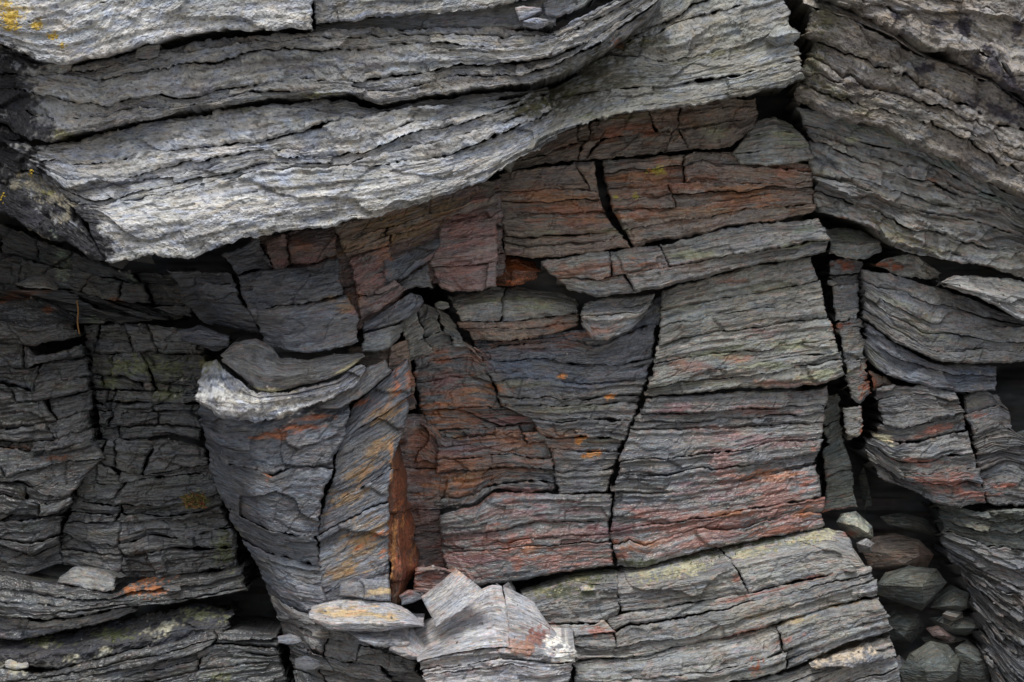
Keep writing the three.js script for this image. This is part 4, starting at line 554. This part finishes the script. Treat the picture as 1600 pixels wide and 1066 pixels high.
rock('rock_block', 'slanting slate wedge pointing up between maroon blocks', 'rock block', { z: 98, back: -100, style: 'slate', pal: 'slate', mat: 'slate', lines: [[[598, 408, -10], [640, 388, -8], [688, 372, -12]], [[600, 428], [640, 412, 4], [684, 388, -4]], [[600, 444, -4], [640, 428], [674, 404, -6]]], folds: [1] });
rock('rock_block', 'small grey triangular chip under the slanting slate wedge', 'rock block', { z: 84, back: -100, style: 'chunk', pal: 'dark', lines: [[[622, 438], [652, 422], [668, 416]], [[626, 452], [650, 448], [679, 448]]] });
rock('rock_block', 'large maroon block hanging above the wet orange seep', 'rock block', { z: 72, back: -160, style: 'slate', pal: 'redbrown', mat: 'dampshade', lines: [[[690, 356], [730, 346], [776, 338, -4]], [[680, 388, 2], [730, 382, 6], [778, 374]], [[672, 418, 2], [730, 414, 8], [778, 408]], [[690, 450, -6], [710, 456], [740, 455], [776, 446, -4]]], folds: [1], uneven: 0.6 });
rock('rock_block', 'thin slate ledge with a pointed end below the mottled maroon block', 'rock block', { z: 104, back: -120, style: 'slate', pal: 'slate', mat: 'slate', lines: [[[566, 506, -6], [604, 480, -10], [640, 457, -16], [658, 464, -20]], [[566, 512, 6], [612, 494, 6], [660, 472, -4]], [[566, 520, 0], [612, 508], [656, 488, -8]]], folds: [1] });
rock('rock_block', 'pale blue-grey blunt block beneath the thin slate ledge', 'rock block', { z: 112, back: -120, style: 'slate', pal: 'bluegreen', mat: 'slate', lines: [[[566, 524, -4], [590, 516], [612, 510], [630, 504, -40]], [[564, 549, -4], [590, 552], [610, 545], [626, 528, -40]]] });
rock('rock_block', 'glossy wet orange seep bulging from a crack', 'rock', { z: 30, back: -80, style: 'chunk', pal: 'seep', mat: 'wet', lines: [[[776, 404, -20], [800, 398, -14], [838, 410, -20]], [[772, 428, -4], [804, 424, 8], [846, 424]], [[774, 446, -10], [800, 448], [842, 436]]], folds: [1] });
rock('stone_flake', 'purple-grey chip poking out between the jointed column and the saddle-shaped flake', 'stone flake', { z: 70, back: -60, style: 'slate', pal: 'slate', mat: 'slate', lines: [[[278, 518, -30], [310, 508, -20], [358, 524, -10]], [[288, 532], [326, 540, 6], [358, 538]], [[330, 548], [345, 548], [356, 546]]], folds: [1] });
rock('rock_slab', 'saddle-shaped smooth grey flake above the white-edged slab', 'rock slab', { z: 148, back: -20, style: 'smooth', pal: 'dark', mat: 'slate', lines: [[[342, 552, -20], [360, 534, -30], [394, 528, -34], [420, 542, -30], [434, 560, -22], [480, 562, -24], [520, 553, -26], [566, 552, -30]], [[344, 562], [376, 570, 6], [410, 584, 10], [450, 586, 10], [500, 578, 6], [540, 568], [568, 558, -10]], [[346, 566, -4], [376, 588], [402, 611], [424, 613], [450, 608], [500, 596], [540, 581], [566, 562, -12]]], folds: [1] });
rock('rock_slab', 'slab with a chalky white broken tip jutting from the prow', 'rock slab', { z: 158, back: -20, style: 'pale', pal: 'lightgrey', mat: 'dry', lines: [[[310, 566, -40], [332, 560, -34], [356, 584, -16], [400, 614, -4], [450, 612, -8], [520, 596, -12], [566, 568, -16]], [[304, 620, -4], [340, 628, 6], [400, 632, 8], [470, 620, 4], [530, 604], [570, 578, -10]], [[308, 632, -6], [345, 652], [398, 657], [430, 650], [470, 636], [510, 628], [550, 606], [572, 584, -12]]], folds: [1] });
rock('rock_slab', 'grey layer with a curled dark edge below the white-tipped slab', 'rock slab', { z: 138, back: -40, style: 'smooth', pal: 'dark', mat: 'slate', lines: [[[490, 628, -10], [530, 610, -6], [574, 572, -4], [604, 562, -6]], [[500, 640], [530, 638, 4], [570, 616, 4], [612, 580]]] });
rock('rock_block', 'bulging dark slate flank of the prow facing the jointed wall', 'rock block', { z: 112, back: -150, style: 'stepped', pal: 'slate', mat: 'slate', uneven: 1.5, lines: [
  [[305, 606, -90], [350, 602, -50], [420, 598, -30], [500, 590, -20], [560, 575, -16]], [[296, 660, -100], [340, 672, -40], [400, 668, 0], [450, 655, 6], [500, 650, 8], [550, 640, 4]], [[305, 705, -100], [350, 725, -40], [400, 734, 4], [428, 744, 10], [470, 727, 14], [522, 732, 12]], [[318, 750, -100], [360, 765, -44], [400, 775, 8], [450, 785, 18], [506, 788, 16]], [[335, 800, -100], [380, 815, -44], [420, 828, 4], [460, 836, 14], [496, 838, 12]], [[360, 852, -100], [400, 866, -64], [440, 874, -24], [480, 882, -12], [500, 882, 0]], [[385, 895, -100], [420, 905, -40], [460, 915, 4], [508, 925, 8]], [[412, 952, -90], [440, 956, -30], [480, 962, 0], [526, 962, 10]]], folds: [1, 3, 6], sub: [1, 1, 1, 1] });
rock('rock_block', 'ochre-streaked slate side of the prow with steeply rising beds', 'rock block', { z: 126, back: -150, style: 'slate', pal: 'slate', mat: 'slate', gap: 0.4, uneven: 0.7, lines: [
  [[548, 636, -10], [590, 602, -4], [638, 560, -10]], [[524, 692, -2], [556, 672, 4], [604, 642, 8], [642, 616]], [[520, 736], [560, 714, 6], [600, 692, 10], [632, 668, 4]], [[504, 792], [550, 769, 8], [590, 746, 14], [614, 731, 12]], [[494, 837], [540, 816, 8], [580, 796, 16], [608, 783, 14]], [[498, 882], [540, 863, 8], [580, 843, 16], [609, 831, 16]], [[506, 926], [540, 912, 8], [580, 902, 16], [609, 892, 16]], [[522, 962], [560, 950, 8], [610, 938, 14]]], folds: [2, 5], sub: 1 });
rock('rock_ridge', 'rust-orange streaked edge of the prow standing over the boulder', 'rock', { z: 118, back: -60, style: 'stepped', pal: 'rustedge', upright: true, ejag: 1, joints: [[0.42]], lines: [[[609, 700, 10], [611, 730, 12], [604, 770, 16], [610, 800, 16], [605, 840, 20], [611, 880, 20], [607, 915, 20], [615, 945, 18]], [[613, 698, 6], [615, 730, 8], [618, 768, 10], [620, 800, 10], [624, 850, 14], [629, 900, 14], [621, 946, 12]], [[616, 696, -10], [620, 730, -16], [629, 765, -30], [626, 800, -30], [639, 840, -38], [635, 866, -40], [650, 892, -44], [640, 914, -40], [628, 942, -20]]], folds: [1] });
rock('rock_block', 'recessed maroon rock filling the cracks around the mottled maroon block', 'rock block', { z: 66, back: -165, style: 'slate', pal: 'redbrown', mat: 'dampshade', lines: [[[390, 372, -20], [520, 350], [660, 312, -4], [782, 276, -16]], [[400, 410, -10], [530, 400, 2], [660, 372], [784, 340, -14]], [[400, 470, -30], [540, 450, 4], [620, 420], [700, 400, -10], [790, 396, -20]], [[420, 530, -40], [560, 520, 6], [620, 470, -10], [640, 440, -20], [700, 440, -20], [790, 428, -24]]], folds: [1] });
rock('rock_block', 'brown rock showing behind the tip of the prow', 'rock block', { z: 70, back: -165, style: 'slate', pal: 'brown', mat: 'shale', lines: [[[540, 540, -10], [600, 545], [636, 530, -20]], [[540, 580, -10], [600, 580], [644, 576, -20]], [[560, 640, -20], [610, 640], [648, 640, -30]]], folds: [1] });
rock('stone_flake', 'blue-grey flat flake stuck to the foot of the ochre-streaked slate', 'stone flake', { z: 158, back: 80, style: 'smooth', pal: 'slate', mat: 'slate', lines: [[[528, 914, -20], [560, 899, -24], [608, 902, -20]], [[530, 930], [570, 936, 4], [610, 938]]] });
rock('rock_block', 'crumbling dark foot of the slate prow', 'rock block', { z: 130, back: -120, style: 'stepped', pal: 'dark', mat: 'dampshade', uneven: 2, lines: [
  [[412, 940, -90], [450, 956, -30], [490, 962, -10], [540, 972], [610, 960, 6], [650, 985]], [[424, 980, -80], [470, 988, -20], [520, 1000], [580, 1010, 8], [650, 1028, 10]], [[432, 1010, -80], [480, 1018, -20], [540, 1034, 6], [650, 1046, 14]], [[450, 1060, -70], [500, 1070, -20], [580, 1080], [700, 1100, 10]], [[460, 1160, -60], [580, 1170], [700, 1180, 10]]], sub: [1, 1, 2, 2], piece: 90 });
rock('stone_flake', 'tan and grey lens-shaped flake lying at the foot of the prow', 'stone flake', { z: 200, back: 130, style: 'smooth', pal: 'lightgrey', mat: 'shale', lines: [[[480, 952, -40], [515, 946, -46], [560, 944, -50], [602, 946, -46], [636, 958, -34], [662, 976, -20]], [[482, 966], [520, 974, 4], [580, 972, 6], [630, 972, 4], [662, 978]], [[484, 971, -4], [520, 987], [580, 988], [632, 981], [662, 980, -4]]], folds: [1] });
rock('stone_flake', 'thin grey flake lying under the tan and grey flake', 'stone flake', { z: 192, back: 130, style: 'smooth', pal: 'lightgrey', mat: 'slate', lines: [[[536, 990, -24], [580, 988, -30], [634, 982, -30], [640, 996, -20]], [[556, 998], [590, 1004, 4], [640, 1004]], [[560, 1001], [590, 1011], [638, 1012]]], folds: [1] });
rock('stone_flake', 'pointed grey flake resting against the pale boulder', 'stone flake', { z: 198, back: 140, style: 'smooth', pal: 'lightgrey', mat: 'slate', lines: [[[622, 1004, -20], [640, 984, -34], [656, 1004, -20], [674, 1024, -10]], [[606, 1014], [640, 1024, 4], [675, 1029]], [[608, 1018], [640, 1033], [674, 1033]]], folds: [1] });
rock('stone_flake', 'light grey four-cornered flake standing tilted on the pale boulder', 'stone flake', { z: 196, back: 182, style: 'plate', pal: 'lightgrey', mat: 'slate', ejag: 0.4, lines: [[[656, 936, -20], [690, 912, -32], [711, 893, -40]], [[669, 958, -8], [705, 934, -16], [737, 911, -26]], [[681, 980], [722, 953, -4], [760, 928, -12]]], folds: [1] });
rock('stone_flake', 'small blue-grey chip behind the four-cornered flake', 'stone flake', { z: 160, back: 120, style: 'smooth', pal: 'slate', mat: 'slate', lines: [[[624, 930], [640, 920], [660, 928]], [[628, 944], [644, 942], [662, 936]]] });
rock('stone_flake', 'dark maroon chip leaning behind the four-cornered flake', 'stone flake', { z: 126, back: 60, style: 'slate', pal: 'redbrown', lines: [[[650, 890], [676, 884], [712, 892]], [[648, 928], [680, 936], [708, 924]]] });
rock('boulder', 'pale grey boulder with a maroon patch and white corner', 'boulder', { z: 215, back: 20, style: 'ledge', pal: 'lightgrey', mat: 'slate', lines: [
  [[632, 1004, -70], [690, 968, -100], [764, 930, -120], [800, 936, -110], [836, 952, -90], [853, 982, -60]], [[646, 1022, -34], [700, 996, -50], [770, 974, -58], [820, 985, -50], [860, 1000, -34], [890, 1012, -24]], [[652, 1034, 0], [720, 1018, 6], [790, 1008, 10], [830, 1016, 10], [868, 1020, 4], [900, 1020, -14]], [[660, 1056], [730, 1046, 8], [800, 1038, 12], [850, 1048, 8], [896, 1044, -8]], [[680, 1100], [760, 1096, 4], [840, 1090, 4], [890, 1080, -10]], [[680, 1200], [800, 1190], [890, 1180]]], folds: [1], styles: ['plate'], joints: [[0.62]], sub: [1, 2, 1, 1] });

// ---------------------------------------------------------------- dark recess and wall beside the prow
rock('rock_block', 'shadowed broken blocks in the recess under the lichen-crusted corner', 'rock block', { z: -70, back: -200, style: 'shale', pal: 'dampshade', gap: 2, uneven: 3.5, noBlack: true, lines: [[[-200, 330], [0, 345], [60, 372], [120, 395], [180, 420], [250, 425], [300, 420]], [[-200, 390], [0, 395], [60, 410], [140, 430], [240, 445], [310, 448]], [[-200, 440], [0, 445], [60, 452], [140, 460], [240, 478], [300, 476]], [[100, 500], [172, 504], [240, 500], [300, 498]]], piece: 60 });
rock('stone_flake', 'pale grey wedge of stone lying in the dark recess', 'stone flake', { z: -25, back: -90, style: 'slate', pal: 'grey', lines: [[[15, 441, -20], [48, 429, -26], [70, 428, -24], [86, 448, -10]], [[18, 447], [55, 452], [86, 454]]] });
rock('rock_block', 'wet dark rounded block glinting below the pale wedge in the recess', 'rock block', { noBlack: true, z: -20, back: -190, style: 'slate', pal: 'dampshade', mat: 'wet', lines: [[[-200, 456, -40], [0, 470, -30], [40, 464, -30], [80, 474, -34], [106, 498, -40]], [[-200, 500], [0, 508, 6], [50, 514, 8], [92, 506, 2], [114, 510, -10]], [[-200, 540, -6], [0, 536], [50, 541], [92, 532], [126, 526, -14]]], folds: [1] });
rock('rock_block', 'stack of dark broken beds next to the greenish jointed column', 'rock block', { z: -35, back: -190, style: 'shale', pal: 'dampshade', mat: 'dampshade', lines: [
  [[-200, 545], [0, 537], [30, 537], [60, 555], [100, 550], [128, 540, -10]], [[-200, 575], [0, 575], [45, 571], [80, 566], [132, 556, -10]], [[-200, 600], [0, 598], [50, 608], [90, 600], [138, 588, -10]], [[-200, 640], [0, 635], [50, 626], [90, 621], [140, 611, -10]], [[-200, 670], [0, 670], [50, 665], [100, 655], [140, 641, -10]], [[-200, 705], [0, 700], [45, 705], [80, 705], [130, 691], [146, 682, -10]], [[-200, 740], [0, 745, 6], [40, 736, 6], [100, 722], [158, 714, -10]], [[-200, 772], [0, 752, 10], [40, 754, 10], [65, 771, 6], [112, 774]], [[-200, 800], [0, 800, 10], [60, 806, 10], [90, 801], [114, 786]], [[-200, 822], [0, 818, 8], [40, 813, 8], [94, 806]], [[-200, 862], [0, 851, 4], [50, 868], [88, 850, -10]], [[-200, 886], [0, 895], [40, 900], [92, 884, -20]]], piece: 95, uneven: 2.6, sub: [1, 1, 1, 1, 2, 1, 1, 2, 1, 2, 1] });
rock('rock_block', 'greenish jointed column of small stacked blocks behind the prow', 'rock block', { z: -85, back: -200, style: 'shale', pal: 'dampshade', mat: 'dampshade', gap: 1.6, uneven: 2.6, lines: [
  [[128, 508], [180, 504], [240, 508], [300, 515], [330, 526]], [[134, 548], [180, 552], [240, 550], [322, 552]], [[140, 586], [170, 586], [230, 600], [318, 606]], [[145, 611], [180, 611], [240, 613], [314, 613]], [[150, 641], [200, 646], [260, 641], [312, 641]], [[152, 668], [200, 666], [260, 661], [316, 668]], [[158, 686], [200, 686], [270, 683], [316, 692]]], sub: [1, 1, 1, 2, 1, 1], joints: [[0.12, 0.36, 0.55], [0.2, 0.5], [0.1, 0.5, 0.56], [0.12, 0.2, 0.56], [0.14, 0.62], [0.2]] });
rock('rock_block', 'jointed dark wall with a hairline vertical crack below the greenish column', 'rock block', { z: -60, back: -200, style: 'shale', pal: 'dampshade', mat: 'dampshade', gap: 1.1, uneven: 2.2, lines: [
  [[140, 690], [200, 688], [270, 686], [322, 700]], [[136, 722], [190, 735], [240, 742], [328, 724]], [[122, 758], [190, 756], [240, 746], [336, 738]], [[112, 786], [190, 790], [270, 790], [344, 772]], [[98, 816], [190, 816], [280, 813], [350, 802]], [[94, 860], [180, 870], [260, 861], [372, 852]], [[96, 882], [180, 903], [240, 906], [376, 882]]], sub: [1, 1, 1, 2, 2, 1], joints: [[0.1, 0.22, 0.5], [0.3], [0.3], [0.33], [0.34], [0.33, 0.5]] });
rock('rock_slab', 'small pale grey slab lodged above the orange-spotted ledge', 'rock slab', { z: 25, back: -80, style: 'smooth', pal: 'grey', lines: [[[88, 902, -14], [110, 888, -16], [150, 893, -14], [178, 903, -14]], [[88, 910], [120, 917, 2], [165, 926], [177, 922]]] });
rock('rock_slab', 'grey ledge with a bright orange lichen spot', 'rock slab', { z: 50, back: -150, style: 'ledge', pal: 'dampshade', mat: 'dampshade', lines: [
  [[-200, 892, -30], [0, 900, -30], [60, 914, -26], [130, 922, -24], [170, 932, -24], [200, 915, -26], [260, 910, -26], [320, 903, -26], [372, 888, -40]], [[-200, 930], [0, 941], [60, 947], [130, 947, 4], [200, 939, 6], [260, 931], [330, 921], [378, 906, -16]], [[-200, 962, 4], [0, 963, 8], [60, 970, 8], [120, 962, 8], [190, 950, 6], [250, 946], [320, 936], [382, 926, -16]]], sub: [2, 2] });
rock('rock_slab', 'lower pale lip of the orange-spotted ledge', 'rock slab', { z: 40, back: -120, style: 'slate', pal: 'dark', mat: 'dampshade', lines: [[[-200, 964], [0, 965], [60, 972], [120, 964], [205, 950]], [[-200, 1000], [0, 998], [45, 999], [100, 986], [140, 979], [212, 956]]] });
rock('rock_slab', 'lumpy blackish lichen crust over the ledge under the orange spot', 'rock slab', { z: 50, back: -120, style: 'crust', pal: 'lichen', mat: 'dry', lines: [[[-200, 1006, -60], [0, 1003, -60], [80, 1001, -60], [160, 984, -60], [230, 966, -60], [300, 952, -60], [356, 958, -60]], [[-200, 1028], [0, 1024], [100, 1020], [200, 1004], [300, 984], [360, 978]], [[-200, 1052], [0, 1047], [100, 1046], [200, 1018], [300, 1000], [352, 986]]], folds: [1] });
rock('rock_slab', 'dark slaty beds below the lichen crust, a square chip on their end', 'rock slab', { z: 80, back: -120, style: 'ledge', pal: 'dampshade', mat: 'dampshade', lines: [[[-200, 1060, -16], [0, 1050, -16], [60, 1053, -14], [105, 1046, -14], [200, 1020, -14], [290, 999, -14], [332, 986, -14], [432, 992, -20]], [[-200, 1086], [0, 1081], [110, 1062], [200, 1046], [300, 1021], [338, 1006], [432, 1012]], [[-200, 1112], [0, 1112], [120, 1082], [250, 1062], [340, 1041], [440, 1032]], [[-200, 1190], [150, 1156], [300, 1112], [452, 1082]], [[-200, 1260], [300, 1210], [460, 1170]]], sub: [2, 2, 2, 2], joints: [[0.85], [0.8]] });

// ---------------------------------------------------------------- loose chips resting on the ledges
{
  const chip = (label, z, pal, x, y, w, h) => rock('stone_chip', label, 'stone chip', { z, back: z - 22, style: 'plate', pal, mat: 'shale', ejag: 1, lines: [[[x - w * 0.5, y - h * 0.35, -10], [x - w * 0.1, y - h * 0.6, -12], [x + w * 0.4, y - h * 0.3, -10]], [[x - w * 0.45, y + h * 0.15], [x, y + h * 0.3, 2], [x + w * 0.5, y + h * 0.1]], [[x - w * 0.4, y + h * 0.3, -2], [x, y + h * 0.5], [x + w * 0.45, y + h * 0.25, -2]]], folds: [1] });
  chip('small pale chip in front of the lichen crust on the ledge', 98, 'lightgrey', 918, 921, 26, 9);
  chip('grey sliver lying where the lichen ledge meets the maroon base', 82, 'grey', 1150, 878, 30, 9);
  chip('flat grey chip on the end of the second ledge', 112, 'grey', 1330, 892, 24, 9);
  chip('thin slate chip beside the orange lichen spot', 62, 'dark', 268, 921, 28, 10);
  chip('pale chip at the edge of the black lichen crust', 62, 'lightgrey', 24, 1040, 40, 18);
  chip('blue-grey splinter against the foot of the prow', 150, 'slate', 452, 1002, 40, 16);
  chip('squarish slate chip below the blue-grey splinter', 150, 'slate', 480, 1040, 44, 24);
  chip('grey chip tucked under the tan and grey flake', 150, 'grey', 500, 992, 30, 10);
  chip('small maroon chip above the wet orange seep', 80, 'redbrown', 806, 394, 22, 9);
  chip('olive chip lodged beneath the mottled maroon block', 60, 'greygreen', 690, 478, 26, 14);
  chip('pale chip stuck in the side of the narrow column', 5, 'mossgrey', 1301, 442, 16, 9);
  chip('thin grey plate on top of the brown-grey slab nose', 262, 'grey', 870, 62, 34, 12);
}
// ---------------------------------------------------------------- small plants
const at = (px, py, z) => { const k = (CAM_D - z) / CAM_D; return new THREE.Vector3((px - 800) / 1000 * k, (533 - py) / 1000 * k, z); };
{
  const root = new THREE.Group(); root.name = 'dried_plant'; root.position.copy(at(305, 788, -0.035)); root.userData = { label: 'small dried brown and green tuft growing in a crack by the prow', category: 'plant' }; scene.add(root);
  const blade = (dir, len, w, c) => { const g = new THREE.ConeGeometry(w, len, 5, 3); g.translate(0, len / 2, 0); const q = new THREE.Quaternion().setFromUnitVectors(new THREE.Vector3(0, 1, 0), dir); g.applyQuaternion(q); return g; };
  const cols = [[104, 92, 48], [120, 74, 50], [142, 118, 70], [84, 88, 46]].map(c => new THREE.MeshStandardMaterial({ color: new THREE.Color().setRGB(...rgb(c)), roughness: 0.9, side: THREE.DoubleSide }));
  for (let i = 0; i < 90; i++) { const a = hash(i, 1) * 6.283, e = -0.2 + hash(i, 2) * 1.4, d = new THREE.Vector3(Math.cos(a) * Math.cos(e), Math.sin(e) - 0.15, Math.abs(Math.sin(a)) * Math.cos(e) + 0.3).normalize(); const m = new THREE.Mesh(blade(d, 0.006 + 0.012 * hash(i, 3), 0.0016 + 0.0016 * hash(i, 5)), cols[(hash(i, 4) * 4) | 0]); m.name = 'leaf'; m.position.set((hash(i, 6) - 0.5) * 0.03, (hash(i, 7) - 0.3) * 0.02, 0); m.castShadow = true; root.add(m); }
}
{
  const p = [[120, 470], [122, 485], [121, 505], [124, 522]].map(([x, y], i) => at(x, y, -0.02 + i * 0.004));
  const g = new THREE.TubeGeometry(new THREE.CatmullRomCurve3(p), 12, 0.0013, 6); const m = new THREE.Mesh(g, new THREE.MeshStandardMaterial({ color: new THREE.Color().setRGB(...rgb([150, 112, 70])), roughness: 0.9 })); m.name = 'dry_stem'; m.userData = { label: 'thin dry straw stem beside the wet dark block', category: 'stem' }; m.castShadow = true; scene.add(m);
}

// ---------------------------------------------------------------- lichen crusts, moss and grit, set on the rock that is there
const CW = 640, CH = 427, nearest = new Float32Array(CW * CH), owner = new Array(CW * CH), vp = new THREE.Vector3();
scene.updateMatrixWorld(true);
scene.traverse(m => {
  if (!m.isMesh || !m.geometry.attributes.color) return; const p = m.geometry.attributes.position;
  for (let i = 0; i < p.count; i++) {
    vp.fromBufferAttribute(p, i).applyMatrix4(m.matrixWorld); const k = CAM_D / (CAM_D - vp.z), cx = Math.floor((vp.x * k * 1000 + 800) / 2.5), cy = Math.floor((533 - vp.y * k * 1000) / 2.5);
    if (cx < 0 || cy < 0 || cx >= CW || cy >= CH) continue; const e = cy * CW + cx; if (!owner[e] || vp.z > nearest[e]) { nearest[e] = vp.z; owner[e] = [m, i]; }
  }
});
function surfaceAt(px, py) {                            // the nearest rock surface point seen along a line of sight
  const cx = Math.floor(px / 2.5), cy = Math.floor(py / 2.5), o = cx >= 0 && cy >= 0 && cx < CW && cy < CH && owner[cy * CW + cx]; if (!o) return null;
  const n = new THREE.Vector3().fromBufferAttribute(o[0].geometry.attributes.normal, o[1]); if (n.z < 0) n.negate();
  return { p: new THREE.Vector3().fromBufferAttribute(o[0].geometry.attributes.position, o[1]).applyMatrix4(o[0].matrixWorld), n };
}
function mergeLumps(list, unit) {                      // copies of one small body -> one geometry
  const pos = [], nor = [], up = unit.attributes.position, un = unit.attributes.normal, v = new THREE.Vector3(), q = new THREE.Matrix3();
  for (const m of list) { q.getNormalMatrix(m); for (let i = 0; i < up.count; i++) { v.fromBufferAttribute(up, i).applyMatrix4(m); pos.push(v.x, v.y, v.z); v.fromBufferAttribute(un, i).applyMatrix3(q).normalize(); nor.push(v.x, v.y, v.z); } }
  const g = new THREE.BufferGeometry(); g.setAttribute('position', new THREE.Float32BufferAttribute(pos, 3)); g.setAttribute('normal', new THREE.Float32BufferAttribute(nor, 3)); return g;
}
const lump = new THREE.IcosahedronGeometry(1, 1), sprig = new THREE.ConeGeometry(0.35, 2, 4, 1).translate(0, 0.7, 0).toNonIndexed(); lump.computeVertexNormals();
const plain = (c, r = 0.95) => new THREE.MeshStandardMaterial({ color: new THREE.Color().setRGB(...rgb(c)), roughness: r, side: THREE.DoubleSide });
let patchSeed = 0;
function cover(name, label, category, material, spots, unit, size, density, flat) {      // lichen or moss: one uncountable cover for one stretch of rock
  const list = [], m4 = new THREE.Matrix4();
  for (const [px, py, a, b, turn = 0] of spots) {
    patchSeed++; const base = surfaceAt(px, py); if (!base) continue;
    const c = Math.cos(turn * Math.PI / 180), s = Math.sin(turn * Math.PI / 180), count = Math.round(a * b * density);
    for (let i = 0; i < count; i++) {
      const t = hash(i, patchSeed) * 6.283, r = Math.sqrt(hash(i + 99, patchSeed)), ex = Math.cos(t) * r * a, ey = Math.sin(t) * r * b; if (noise(px / 5 + ex / 4, py / 5 + ey / 3) < -0.2) continue;
      const h = surfaceAt(px + ex * c - ey * s, py + ex * s + ey * c); if (!h || Math.abs(h.p.z - base.p.z) > 0.03) continue;
      const k = size * (0.5 + hash(i, patchSeed + 40)) / 1000, q = new THREE.Quaternion().setFromUnitVectors(new THREE.Vector3(0, 1, 0), h.n.clone().add(new THREE.Vector3((hash(i, 3) - 0.5) * 0.8, (hash(i, 5) - 0.2) * 0.8, (hash(i, 7) - 0.5) * 0.8)).normalize());
      h.p.x += (hash(i, 8) - 0.5) * 0.002; h.p.y += (hash(i, 9) - 0.5) * 0.002;
      list.push(m4.clone().compose(h.p, q, new THREE.Vector3(k, k * flat, k)));
    }
  }
  const m = new THREE.Mesh(mergeLumps(list, unit), material); m.name = numbered(name); m.castShadow = m.receiveShadow = true; m.userData = { label, category, kind: 'stuff' }; scene.add(m);
}
cover('lichen', 'crusty yellow lichen on the pale top slab', 'lichen', plain([178, 148, 66]), [[14, 22, 16, 14], [20, 42, 10, 7], [58, 40, 8, 5], [84, 57, 8, 5], [100, 72, 4, 4]], lump, 1.3, 0.6, 0.35);
cover('lichen', 'yellow lichen flecks on the black-crusted corner of the overhang', 'lichen', plain([190, 160, 60]), [[21, 271, 5, 4], [48, 271, 4, 6], [3, 309, 4, 8]], lump, 1.3, 0.7, 0.4);
cover('lichen', 'lime-yellow lichen spots on the rusty brown block', 'lichen', plain([170, 164, 78]), [[1027, 267, 10, 5], [1012, 268, 6, 2], [962, 308, 3, 3], [993, 307, 3, 3]], lump, 1.1, 0.7, 0.4);
cover('lichen', 'pale yellow-green lichen crust along the top of the lichen ledge', 'lichen', plain([150, 147, 118]), [[1070, 893, 46, 8, -12], [1015, 905, 20, 6, -4], [1185, 866, 36, 5, -14], [1262, 847, 30, 5, -12], [915, 920, 14, 4, -6], [870, 925, 22, 4, -12]], lump, 1.7, 0.3, 0.5);
cover('moss', 'dull green moss in the shaded join of the overhang slabs', 'moss', plain([74, 78, 40], 1), [[870, 142, 44, 8, -25], [930, 105, 24, 7, -30], [985, 60, 16, 6], [1275, 100, 10, 20], [1300, 150, 20, 6, 25]], sprig, 1.5, 0.3, 1);
cover('moss', 'thin green moss on the jointed column', 'moss', plain([84, 86, 48], 1), [[240, 560, 50, 6], [200, 566, 20, 6], [262, 612, 18, 7], [352, 862, 8, 18], [235, 512, 20, 5]], sprig, 1.3, 0.28, 1);
cover('moss', 'green moss behind the lichen crust in the seam above the ledge', 'moss', plain([70, 74, 40], 1), [[1120, 872, 50, 4, -14], [930, 908, 36, 5, -8], [1230, 846, 40, 4, -12]], sprig, 1.4, 0.4, 1);
{ // grit and chips lying on the small ledges
  const unit = new THREE.IcosahedronGeometry(1, 0), up = unit.attributes.position; for (let i = 0; i < up.count; i++) { const k = 0.6 + 0.7 * hash(Math.round(up.getX(i) * 50), Math.round(up.getY(i) * 50) + Math.round(up.getZ(i) * 50) * 7); up.setXYZ(i, up.getX(i) * k, up.getY(i) * k * 0.6, up.getZ(i) * k); }
  unit.computeVertexNormals();
  const found = []; for (let i = 0; i < 4000; i++) { const h = surfaceAt(hash(i, 901) * 1600, 60 + hash(i, 902) * 1000); if (h && h.n.y > 0.62 && h.n.z > 0.05) found.push(h.p); }
  const g = new THREE.InstancedMesh(unit, new THREE.MeshStandardMaterial({ color: 0xffffff, roughness: 0.95 }), found.length), m4 = new THREE.Matrix4(), e = new THREE.Euler(), q = new THREE.Quaternion(), c = new THREE.Color();
  found.forEach((p, i) => { const k = (0.7 + 2.2 * Math.pow(hash(i, 903), 3)) / 1000; e.set(hash(i, 904) * 6, hash(i, 905) * 6, hash(i, 906) * 6); g.setMatrixAt(i, m4.compose(p.clone().add(new THREE.Vector3(0, k * 0.4, 0)), q.setFromEuler(e), new THREE.Vector3(k, k * 0.6, k))); const t = 0.12 + 0.2 * hash(i, 907); g.setColorAt(i, c.setRGB(t * 1.06, t, t * 0.92)); });
  g.name = 'grit'; g.userData = { kind: 'stuff', label: 'small stone chips and grit caught on the ledges', category: 'grit' }; g.castShadow = g.receiveShadow = true; scene.add(g); console.log('grit', found.length);
}
console.log('triangles', triangles, 'rocks', scene.children.length);
renderer.render(scene, camera);
